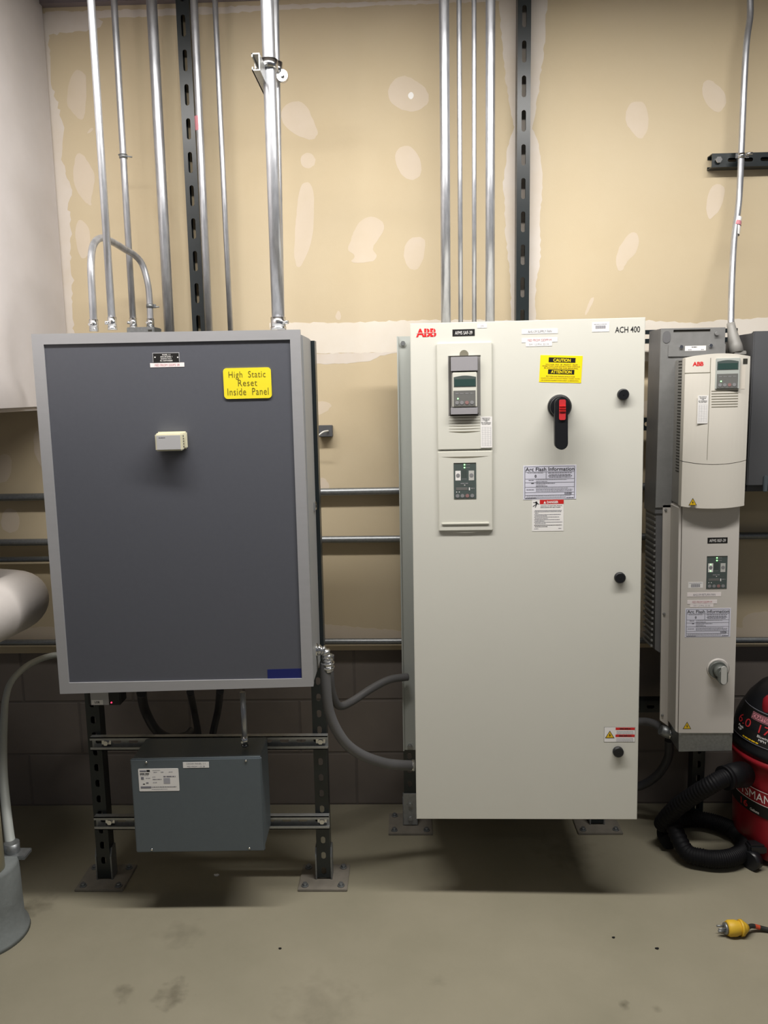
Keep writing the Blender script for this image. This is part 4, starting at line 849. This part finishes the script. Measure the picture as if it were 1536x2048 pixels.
# flexible conduits below drive
P = pth([(1240, 1450, -.14), (1285, 1443, -.17), (1312, 1449, -.22), (1333, 1464, -.27)]); mb = MB(M_flex); mb.tube(smoothp(P, 8), .013, 18); f2 = build('flexible_conduit', mb, label='grey flexible conduit from the beige cabinet into the foot of the right hand drive', cat='flexible conduit')
a_ = P[-1]; mb = MB(M_galvd); mb.tube([a_+Vector((-.02, 0, .008)), a_, a_+Vector((.02, 0, -.006)), a_+Vector((.03, 0, -.008))], [.016, .019, .019, .017], 18); mb.m(M_bright); mb.tube([a_+Vector((.004, 0, -.002)), a_+Vector((.012, 0, -.003))], .0215, 6); build('end_fitting', mb, f2)
P = pth([(1338, 1480, -.22), (1336, 1515, -.2), (1315, 1550, -.17), (1280, 1572, -.13), (1240, 1578, -.12)]); mb = MB(M_flexd); mb.tube(smoothp(P, 8), .014, 18); build('flexible_conduit', mb, label='dark flexible conduit sagging behind the beige cabinet below the right hand drive', cat='flexible conduit')

# grey box at right edge
RB = YF(-.25); x0 = RB.uv(1511, 665)[0]; z1 = RB.uv(1511, 665)[1]; z0 = RB.uv(1494, 985)[1]
rb = thing('disconnect_switch', (x0+.15, -.125, z0), 'dark grey enclosure at the right edge of the wall', 'electrical box')
mb = MB(M_dgrey); mb.box(RB, x0, z0, x0+.33, z1, -.25, -.02, .004); build('enclosure', mb, rb)
mb = MB(M_dgrey); mb.box(RB, x0-.004, z0+.02, x0+.334, z1+.004, -.02, 0, .003); build('cover', mb, rb)
p = RB.uv(1508, 963); mb = MB(M_bright); q = RB.pt(x0, p[1], -.06); mb.tube([q-Vector((.028, 0, 0)), q+Vector((.004, 0, 0))], .0075, 14); build('hub', mb, rb)
mb = MB(M_navy); mb.bx(RB, 1528, 952, 1536, 984, 0, .01, .002); build('latch', mb, rb)

# ------------------------------------------------------------------ left edge: pipes and pier
px_ = pth([(-420, 1165, -.30), (-150, 1175, -.30), (-24, 1188, -.33), (30, 1194, -.42), (36, 1202, -.52), (4, 1217, -.62), (-56, 1243, -.74), (-160, 1285, -.92), (-300, 1350, -1.1)])
mb = MB(M_insul); mb.tube(smoothp(px_, 10), .081, 32); build('insulated_pipe', mb, label='fat white insulated pipe elbow at the left edge beside the grey panel', cat='pipe')
P = pth([(150, 1311, -.18), (106, 1311, -.2), (60, 1328, -.3), (25, 1360, -.38), (12, 1395, -.42), (8, 1440, -.46), (6, 1500, -.5), (7, 1555, -.54), (12, 1615, -.59), (19, 1675, -.63), (25, 1704, -.65)])
S_ = smoothp(P, 8); mb = MB(M_flg); mb.tube(S_, [.010+.005*max(0, (i-30)/50) for i in range(len(S_))], 20); lc = build('conduit', mb, label='galvanised conduit curving down the left edge to the concrete pier', cat='conduit')
a_ = P[-1]; mb = MB(M_galvd); mb.tube([a_+Vector((0, 0, .03)), a_-Vector((0, 0, .02))], .021, 20); mb.box(Fr(a_+Vector((.005, 0, -.004))), -.032, -.006, .042, .006, -.02, .026, .002); build('connector', mb, lc)
pc = Vector((-1.215, -.71, 0)); rp = .112; zp = .215
mb = MB(M_pier); mb.lathe(pc, [(0, 0), (rp*1.12, 0), (rp*1.1, .012), (rp, .03), (rp*.99, .10), (rp*.985, zp-.012), (rp*.95, zp), (0, zp)], 48); build('concrete_pier', mb, label='round grey concrete pier standing on the floor at the lower left corner', cat='concrete pier')
mb = MB(M_pvc); mb.tube([Vector((-1.168, -.74, zp-.002)), Vector((-1.168, -.74, .60))], .046, 28); build('pipe', mb, label='cream vertical pipe rising out of the concrete pier', cat='pipe')

# ------------------------------------------------------------------ shop vacuum
vc = Vector((1.255, -.27, 0)); vt = thing('shop_vacuum', vc, 'red and black wet dry vacuum on casters at the lower right corner', 'vacuum cleaner')
mb = MB(M_vred); mb.lathe(vc, [(0, .012), (.18, .012), (.199, .025), (.203, .10), (.205, .17), (.208, .27), (.213, .325), (.224, .33), (.226, .345), (.21, .352), (0, .352)], 72); build('drum', mb, vt)
mb = MB(M_black); mb.lathe(vc, [(.21, .348), (.222, .352), (.222, .372), (.214, .385), (.205, .43), (.195, .455), (.17, .50), (.14, .535), (.10, .56), (.05, .575), (0, .58)], 72); ld = build('lid', mb, vt)
LA = Ring(vc, math.radians(205), .2155, .388, .176, .498)
mb = MB(M_dark); 
def lq(F, u0, v0, u1, v1, n, m, k=8): mb.m(m); mb.strip(F, u0, v0, u1, v1, n, k)
lq(LA, -.122, .004, .092, .106, .003, M_inkg, 20); lq(LA, -.120, .006, .090, .104, .0035, M_dark, 20)
lq(LA, -.044, .074, .060, .096, .0042, M_inkr, 10); lq(LA, -.0425, .0755, .0585, .0945, .0045, M_dark, 10); lq(LA, -.040, .0775, .056, .0925, .0048, M_inkr, 10)
mb.T(LA, 'CRAFTSMAN', -.038, .0795, .054, .0905, .0052, M_dark, .006)
mb.T(LA, '6.0', -.100, .042, -.034, .068, .0054, M_red, .0); mb.T(LA, '170', .0, .042, .062, .068, .0054, M_red, .0)
mb.T(LA, 'Peak\nHP', -.088, .020, -.058, .036, .0042, M_lw, .03); mb.T(LA, 'Blowing\nMPH', .0, .018, .040, .036, .0042, M_lw, .006); mb.greek(LA, -.05, .009, .01, .013, .0042, M_wyel, 3)
build('lid_label', mb, ld, label='black lid label with red figures')
mb = MB(M_vred); kx = onY(1545, 1406, -.33); mb.lathe(kx, [(.0, .024), (.018, .021), (.027, .010), (.029, -.01), (.029, -.03)], 24); build('lid_knob', mb, vt, label='red switch knob')
BD = Ring(vc, math.radians(193), .207, .165, .2125, .262)
mb = MB(M_dark); lq(BD, -.13, .0, .24, .040, .0015, M_dark, 30); lq(BD, -.13, .040, .24, .086, .0015, M_vred, 30); lq(BD, -.13, .040, .24, .042, .002, M_lw, 30); lq(BD, -.13, .084, .24, .086, .002, M_lw, 30)
mb.T(BD, 'CRAFTSMAN', -.10, .049, .105, .077, .0024, M_lw, .006); mb.T(BD, '16', -.012, .008, .022, .030, .0024, M_red, .02); mb.T(BD, 'Gallons', .032, .006, .066, .015, .0024, M_lw, .02)
build('drum_band', mb, vt, label='black and red printed band with white lettering')
wc = Vector((1.055, -.395, 0))
mb = MB(M_black); WF = Fr(wc+Vector((0, 0, .028)), (0, -1, 0), (0, 0, 1)); WF = Fr(wc+Vector((0, 0, .028)), (.5, -.86, 0), (0, 0, 1)); mb.cyl(WF, 0, 0, .028, -.014, .014, 28); mb.box(Fr(wc+Vector((.02, .02, .06))), -.03, -.015, .03, .015, -.02, .02, .006); build('caster', mb, vt)
wc2 = vc+Vector((.02, -.215, 0)); mb = MB(M_black); mb.cyl(Fr(wc2+Vector((0, 0, .028)), (.5, -.86, 0), (0, 0, 1)), 0, 0, .028, -.014, .014, 28); mb.box(Fr(wc2+Vector((0, .02, .06))), -.02, -.015, .02, .015, -.02, .02, .006); build('caster', mb, vt)
hp = [onY(1485, 1549, -.36), onY(1466, 1551, -.40), onY(1444, 1558, -.42), onY(1420, 1571, -.42), onY(1385, 1592, -.38), onY(1350, 1618, -.33), onY(1325, 1648, -.28)]
fcx, fcy, fr2 = onZ(1400, 1685).x, onZ(1400, 1685).y-.035, .12
hp += [Vector((fcx-fr2*.95, fcy-.02, .10)), Vector((fcx-fr2*.75, fcy-.09, .045))]+[Vector((fcx+fr2*math.cos(t), fcy+fr2*math.sin(t), .036)) for t in [math.radians(a) for a in range(250, 560, 20)]]
S_ = smoothp(hp, 26); mb = MB(M_blackr); mb.tube(S_, [(.025+.0020*(i % 4 in (0, 1))) for i in range(len(S_))], 20); hz = build('vacuum_hose', mb, vt, label='black corrugated hose')
a_ = hp[0]; mb = MB(M_blackr); mb.tube([a_, hp[1], hp[1].lerp(hp[2], .55)], [.040, .037, .033], 24); mb.tube([hp[1].lerp(hp[2], .5), hp[1].lerp(hp[2], .8)], .037, 24); build('inlet_cuff', mb, vt)

# ------------------------------------------------------------------ plug and cord
pz = .022; a_ = onZ(1475, 1856, pz); pl = thing('power_plug', (a_.x, a_.y, 0), 'yellow plug with a dark and orange cord lying on the floor at the right', 'plug')
d = Vector((1, .05, 0)).normalized(); mb = MB(M_plug); q = [a_+d*t for t in (-.030, -.024, -.006, .004, .018, .030)]; mb.tube(q, [.018, .0215, .0215, .018, .0175, .008], 20); mb.tube([a_+d*.006, a_+d*.014], .022, 12); build('plug_body', mb, pl)
mb = MB(M_galvd); mb.tube([a_-d*.036, a_-d*.030], .0155, 16)
for s in (-1, 1): mb.tube([a_-d*.036+Vector((0, s*.007, .003)), a_-d*.055+Vector((0, s*.007, .003))], .0026, 8)
mb.tube([a_-d*.036+Vector((0, 0, -.008)), a_-d*.053+Vector((0, 0, -.008))], .0028, 8); build('plug_blades', mb, pl, label='metal plug blades')
cpnt = smoothp([a_+d*.028, onZ(1505, 1852, .018), onZ(1530, 1858, .009), onZ(1560, 1866, .006), onZ(1640, 1890, .006)], 10); mb = MB(M_cord)
for i in range(0, len(cpnt)-1, 1): mb.m(M_orange if (i % 20) in (12, 13, 14, 15) else M_cord); mb.tube([cpnt[i], cpnt[i+1]], .0062, 12, cap=False)
build('cord', mb, pl)
# bits on the floor
for (x, y, r, m, lb) in ((433, 1751, .008, M_lw, 'white paint chip on the floor under the transformer box'), (1227, 1876, .004, M_black, 'tiny dark crumb on the floor below the beige cabinet'), (1314, 1898, .005, M_black, 'small dark sliver on the floor left of the yellow plug'), (560, 1898, .004, M_black, 'tiny dark crumb on the open floor left of centre')):
    p = onZ(x, y); mb = MB(m); mb.prism(Fr(p, (1, 0, 0), (0, 1, 0)), [(r*math.cos(t)*(1+.3*math.sin(3*t)), r*.6*math.sin(t)*(1+.2*math.cos(5*t))) for t in [k*math.pi/5 for k in range(10)]], 0, .003); build('debris', mb, label=lb, cat='debris')
